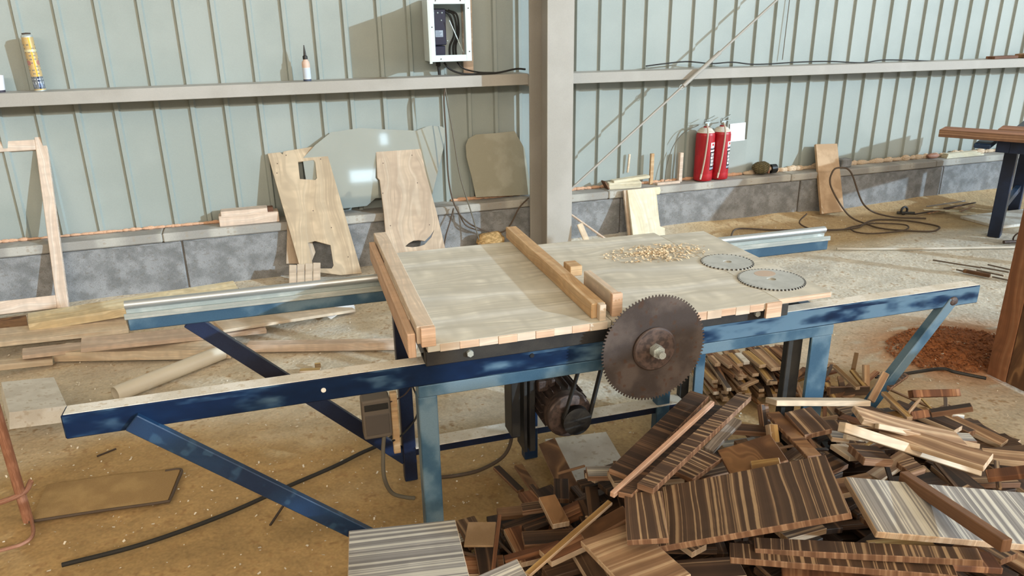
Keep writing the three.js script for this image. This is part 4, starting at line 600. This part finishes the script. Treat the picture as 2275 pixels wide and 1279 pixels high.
  solo('timber_offcut', onWall(cbox(0.32, 0.022, 0.08, 0.003).rotateY(0.1).translate(6.02, 1.2, 0.1)), M.redw, 'reddish timber offcut lying on the girt far right', 'timber'); solo('timber_offcut', onWall(cbox(0.4, 0.03, 0.09, 0.003).rotateZ(0.05).translate(6.42, 1.215, 0.1)), M.flame, 'brown timber offcut at the frame edge on the girt', 'timber');
  // wood at the column foot
  solo('leaning_strip', rod(wp(1.83, 0.3, 0.3), wp(2.2, 0.0, 0.62), 0.008, 8), M.pine2, 'thin pale rod leaning on the plinth just right of the column', 'rod'); const st = solo('leaning_strip', bar(wp(1.83, 0.26, 0.58), wp(1.9, 0.0, 0.72), 0.04, 0.012), M.pine, 'short pale board leaning against the column foot', 'board');
  const st2 = new THREE.IcosahedronGeometry(0.09, 3); { const p = st2.attributes.position; for (let i = 0; i < p.count; i++) { const v = V(p.getX(i), p.getY(i), p.getZ(i)).multiplyScalar(0.75 + 0.5 * fbm(p.getX(i) * 20 + 5, p.getY(i) * 20 + 5, 256, 256, 8, 3)); p.setXYZ(i, v.x, v.y, v.z); } st2.computeVertexNormals(); } solo('foam_lump', onWall(st2.scale(1.1, 0.8, 0.6).translate(1.3, 0.11, 0.26)), mottled(92, [150, 120, 76], [186, 152, 104], 0.2, { rough: 1 }), 'ochre lump of hardened foam at the plinth foot left of the column', 'foam lump');
}
{
  // things on the floor
  const F = (pts, r, mat, name, label, cat = 'cable') => solo(name, tubeG(pts.map(([x, z, y = 0]) => V(x, y + r * 0.6, z)), r, 7, pts.length * 10), mat, label, cat);
  F([[-0.79, -2.184], [-0.563, -2.214], [-0.324, -2.292], [-0.118, -2.392], [0.045, -2.467], [0.151, -2.528], [0.224, -2.564], [0.3, -2.62]], 0.0075, M.rubber, 'floor_cable', 'thick black cable crossing the sawdust below the front brace');
  solo('switch_cable', tubeG([[0.216, 0.25, -2.215], [0.207, 0.184, -2.21], [0.203, 0.096, -2.2], [0.225, 0.03, -2.2], [0.27, 0.008, -2.19], [0.3, 0.005, -2.18]], 0.007, 8), M.cableGrey, 'grey-brown cable dropping from the switch box to the floor', 'cable');
  F([[0.69, -2.36, 0.18], [0.7, -2.34, 0.08], [0.664, -2.324, 0.01], [0.564, -2.278], [0.477, -2.268], [0.4, -2.277]], 0.007, M.cableBrown, 'motor_cable', 'brown cable curving over the lit floor under the motor');
  F([[3.06, -4.55, 0.02], [3.16, -4.66, 0.05], [3.3, -4.74, 0.03], [3.55, -4.72], [3.77, -4.64], [4.0, -4.56], [4.2, -4.56], [4.37, -4.66], [4.52, -4.7], [4.7, -4.6], [4.8, -4.4], [4.73, -4.31], [4.6, -4.29], [4.37, -4.45], [4.34, -4.62], [4.25, -4.74, 0.06], [4.12, -4.82, 0.28], [4.13, -4.83, 0.4], [4.2, -4.83, 0.42], [4.28, -4.8, 0.38], [4.4, -4.74, 0.12], [4.62, -4.7, 0.02], [4.9, -4.6]], 0.007, M.cableBrown, 'cable_coil', 'brown cable coiled on the floor before the leaning plank');
  F([[3.86, -4.74, 0.1], [3.8, -4.74, 0.03], [3.85, -4.62], [4.02, -4.55], [4.2, -4.6], [4.42, -4.62], [4.6, -4.5], [4.48, -4.38], [4.2, -4.38], [4.1, -4.46], [4.13, -4.56]], 0.006, M.cableBrown, 'cable_coil', 'second loop of brown cable lying over the coil');
  F([[3.66, -4.14], [3.9, -4.05], [4.36, -3.9], [4.9, -3.74], [5.4, -3.6]], 0.009, M.dust, 'floor_hose', 'pale dusty hose lying straight across the lit floor');
  // pipe
  const a = V(-0.825, 0.036, -3.3), b = V(-0.4, 0.036, -3.62), d = b.clone().sub(a), L = d.length(); solo('plastic_pipe', lathe([[0.032, 0], [0.036, 0], [0.036, L], [0.032, L], [0.032, 0]], 32).applyQuaternion(new THREE.Quaternion().setFromUnitVectors(V(0, 1, 0), d.normalize())).translate(a.x, a.y, a.z), M.pvc, 'white plastic pipe lying on the floor behind the front rail', 'pipe');
  // paper scraps
  const pg = (pts, y, name, label, mat = M.paper, t = 0.0015) => { const s = new THREE.Shape(pts.map(([x, z]) => new THREE.Vector2(x, -z))); return solo(name, new THREE.ExtrudeGeometry(s, { depth: t, bevelEnabled: false }).rotateX(-Math.PI / 2).translate(0, y, 0), mat, label, 'sheet'); };
  pg([[0.078, -4.129], [0.146, -3.947], [0.2, -4.02], [0.297, -4.098], [0.251, -4.17]], 0.012, 'paper_scrap', 'white torn paper scrap on the floor under the rear rail'); solo('paper_scrap', new THREE.PlaneGeometry(0.14, 0.1, 6, 4).rotateX(-1.2).translate(0.22, 0.03, -4.1), new THREE.MeshStandardMaterial({ color: 0xe8ecf4, roughness: 0.9, side: THREE.DoubleSide }), 'crumpled white paper piece standing on the torn scrap', 'paper');
  pg([[-0.945, -2.462], [-0.52, -2.439], [-0.499, -2.635], [-0.72, -2.67], [-0.95, -2.68]], -0.004, 'floor_sheet', 'thin dust-covered sheet lying on the sawdust near the left frame edge', M.dusted, 0.007);
  F([[-0.95, -2.458], [-0.73, -2.448], [-0.53, -2.434], [-0.512, -2.45], [-0.5, -2.55], [-0.495, -2.63], [-0.55, -2.64]], 0.005, M.cableBrown, 'bent_wire', 'bent dark wire lying along the edge of the thin sheet', 'wire');
  for (const [x0, z0, x1, z1, l] of [[-0.815, -2.83, -0.754, -2.867, 'dark splinter lying alone on the sawdust left of the front brace'], [-0.18, -2.185, -0.135, -2.285, 'thin dark twig on the sawdust below the front brace']]) solo('floor_splinter', bar(V(x0, 0.003, z0), V(x1, 0.003, z1), 0.008, 0.005, V(0, 1, 0), 0.001), M.dark, l, 'splinter');
  solo('offcut_tab', cbox(0.028, 0.02, 0.03, 0.002), M.gold, 'raised end of the small L-shaped offcut', 'offcut', null, V(0.042, 0.012, -3.36));
  // rusty stand at the left edge
  const s = thing('rusty_stand', 'rusty tubular stand cut off by the left edge of the photo', 'stand', V(-0.955, 0, -2.47), 0.1); part(s, 'leg', rod(V(0, 0, 0), V(-0.0, 0.62, 0.02), 0.0155, 14), M.rust); part(s, 'leg', rod(V(-0.36, 0, 0.1), V(-0.33, 0.62, 0.06), 0.0155, 14), M.rust); part(s, 'cross_tube', tubeG([[0.03, 0.13, -0.03], [-0.0, 0.11, 0.012], [-0.15, 0.1, 0.04], [-0.36, 0.1, 0.09]], 0.009, 8), M.rust); part(s, 'seat_board', new RoundedBoxGeometry(0.4, 0.03, 0.3, 2, 0.01).translate(-0.2, 0.63, 0.04), M.rust); part(s, 'floor_hoop', tubeG([[0.01, 0.008, 0.0], [0.03, 0.008, 0.1], [0.01, 0.008, 0.14], [-0.05, 0.008, 0.15], [-0.3, 0.008, 0.16]], 0.006, 8), M.rust);
  // slats, hose and splinters on the far right floor
  const fs = [[4.9, -4.72, 5.3, -4.76, 0.02], [5.0, -4.68, 5.5, -4.8, 0.018], [5.05, -4.78, 5.35, -4.6, 0.02], [5.15, -4.66, 5.3, -4.5, 0.03], [5.2, -4.72, 5.6, -4.78, 0.016], [5.1, -4.8, 5.55, -4.84, 0.014], [5.2, -4.56, 5.45, -4.66, 0.022]];
  fs.forEach(([x0, z0, x1, z1, w], i) => solo('floor_lath', bar(V(x0, 0.012 + i * 0.006, z0), V(x1, 0.014 + i * 0.006, z1), 0.008, w, V(0.1, 0, 1)), M[['dark', 'flame', 'cream', 'cream', 'dark', 'grey', 'tan'][i]], 'thin dusty slat in the heap on the floor beside the blue table', 'slat', 'slats beside the blue table'));
  solo('hose_reel_end', join([new THREE.TorusGeometry(0.03, 0.009, 8, 18).translate(4.83, 0.04, -4.76), rod(V(4.78, 0.02, -4.78), V(4.9, 0.02, -4.72), 0.012)]), M.black, 'small black hose fitting at the end of the slat heap', 'fitting');
  const rs = [[4.086, -3.72, 4.244, -3.488], [4.34, -3.524, 4.4, -3.34], [4.178, -3.462, 4.236, -3.317], [4.156, -3.327, 4.2, -3.22], [4.25, -3.5, 4.33, -3.36], [4.066, -3.512, 4.093, -3.434]]; rs.forEach(([x0, z0, x1, z1]) => solo('floor_stick', bar(V(x0, 0.002, z0), V(x1, 0.002, z1), 0.007, 0.009, V(0, 1, 0), 0.001), M.rough, 'thin stick lying on the brightly lit floor beyond the bench', 'stick', 'sticks on the lit floor')); solo('floor_block', cbox(0.028, 0.02, 0.15, 0.002), M.flame, 'small brown block among the sticks on the lit floor', 'wood block', null, V(4.11, 0.008, -3.4)).rotation.y = 0.5;
  solo('rusty_bar', tubeG([V(2.45, 0.01, -2.42), V(2.56, 0.02, -2.388), V(2.755, 0.03, -2.36), V(2.8, 0.025, -2.318), V(2.9, 0.012, -2.248)], 0.008, 8), M.black, 'dark bent bar lying before the orange chip heap', 'bar');
}
{
  // blue table with timber on it, right
  const e2 = V(0.835, 0, -0.55), e1 = V(0.55, 0, 0.835), tp = (a, b, y = 0) => V(4.375, y, -4.126).addScaledVector(e2, a).addScaledVector(e1, b), tt = 0.5825;
  const t = thing('blue_table', 'blue steel work table with timber on it at the right edge', 'table', tp(0, 0), tt);
  for (const [a, b] of [[0.5, 0.4], [1.5, 0.4], [0.5, 1.15], [1.5, 1.15]]) part(t, 'leg', span(a - 0.055, a + 0.055, -0.01, 0.68, b - 0.04, b + 0.04, 0.004), M.navy);
  part(t, 'table_frame', join([span(0.12, 1.6, 0.66, 0.735, 0.34, 0.42), span(0.12, 1.6, 0.66, 0.735, 1.11, 1.19), span(0.12, 0.2, 0.66, 0.735, 0.42, 1.11), span(1.52, 1.6, 0.66, 0.735, 0.42, 1.11), span(0.1, 1.62, 0.735, 0.75, 0.52, 1.3)]), M.navy); part(t, 'stretcher', span(0.55, 1.45, 0.16, 0.21, 0.38, 0.42), M.blue); part(t, 'vice_arm', span(0.02, 0.3, 0.69, 0.725, 0.22, 0.32, 0.006), M.blue);
  [[0.1, 0.0, 0.2, 0.05, 'crate', 'long reddish board lying nearest the near edge of the blue table'], [0.32, 0.32, 0.22, 0.055, 'crate', 'second reddish board from the near edge of the blue table'], [0.58, 0.7, 0.26, 0.08, 'flame', 'thick tan board third from the near edge of the blue table'], [0.9, 0.5, 0.34, 0.05, 'crate', 'wide reddish board fourth from the near edge of the blue table'], [1.3, 0.4, 0.4, 0.045, 'crate', 'wide reddish board farthest back on the blue table']].forEach(([a, b, w, h, mt, l]) => solo('table_timber', bar(tp(a, b, 0.751 + h / 2), tp(a, 1.35, 0.751 + h / 2), h, w, e2), [M[mt], M.rawA], l, 'timber'));
  solo('floor_fitting', join([new THREE.TorusGeometry(0.035, 0.005, 6, 20).rotateX(0.3).translate(4.98, 0.04, -3.86), rod(V(4.86, 0.012, -3.86), V(5.3, 0.012, -3.78), 0.012)]), M.iron, 'iron hook and bar on the floor at the blue table leg', 'fitting'); solo('floor_board', span(5.2, 6.6, -0.01, 0.012, -4.55, -4.2), M.white, 'white sheet lying on the floor under the blue table', 'sheet');
  // tall brown crate at the right edge
  const c = thing('plywood_crate', 'brown plywood crate cut off by the right edge of the photo', 'crate'); part(c, 'side_panel', span(2.965, 2.985, 0, 1.0, -2.3, -2.206, 0.002), M.crate); part(c, 'side_panel', span(2.967, 2.985, 0, 1.0, -2.203, -1.1, 0.002), M.flame); part(c, 'back_panel', span(2.985, 3.9, 0, 1.0, -2.3, -2.28, 0.002), M.flame); part(c, 'lid', span(2.965, 3.9, 1.0, 1.02, -2.3, -1.1, 0.002), M.flame); part(c, 'front_panel', span(2.985, 3.9, 0, 1.0, -1.12, -1.1, 0.002), M.flame);
}

{
  // added boards out of view, gapped to shade the pile and near floor
  const r = thing('shade_boards', 'unseen boards added right of the camera to cast shade', 'shade boards');
  for (const [z0, z1, y0, y1] of [[-0.52, -0.35, 0, 0.98], [-0.35, 0.05, 0, 0.68], [-0.35, 0.05, 0.87, 0.98], [0.05, 0.1, 0, 0.98], [0.1, 0.4, 0, 0.84], [0.4, 0.45, 0, 0.98], [0.45, 0.95, 0, 1.02], [0.45, 0.95, 1.27, 1.55], [0.95, 1.1, 0, 1.65], [1.1, 1.35, 0, 1.88], [1.35, 1.85, 0, 1.46], [1.35, 1.85, 1.62, 1.9], [1.85, 3.6, 0, 1.95]]) part(r, 'board', span(3.0, 3.12, y0, y1, z0, z1, 0.002, true), M.pine);
  const w = thing('shade_table', 'unseen table added right of the camera to shade the floor', 'table', V(6.15, 0, -2.55)); part(w, 'table_top', span(-1.05, 1.05, 0.71, 0.75, -0.35, 0.35), M.pine); for (const x of [-0.9, 0.9]) for (const z of [-0.3, 0.3]) part(w, 'leg', span(x - 0.03, x + 0.03, -0.01, 0.71, z - 0.03, z + 0.03), M.navy);  // added table out of view, to shade the floor by the wall
}
renderer.render(scene, camera);
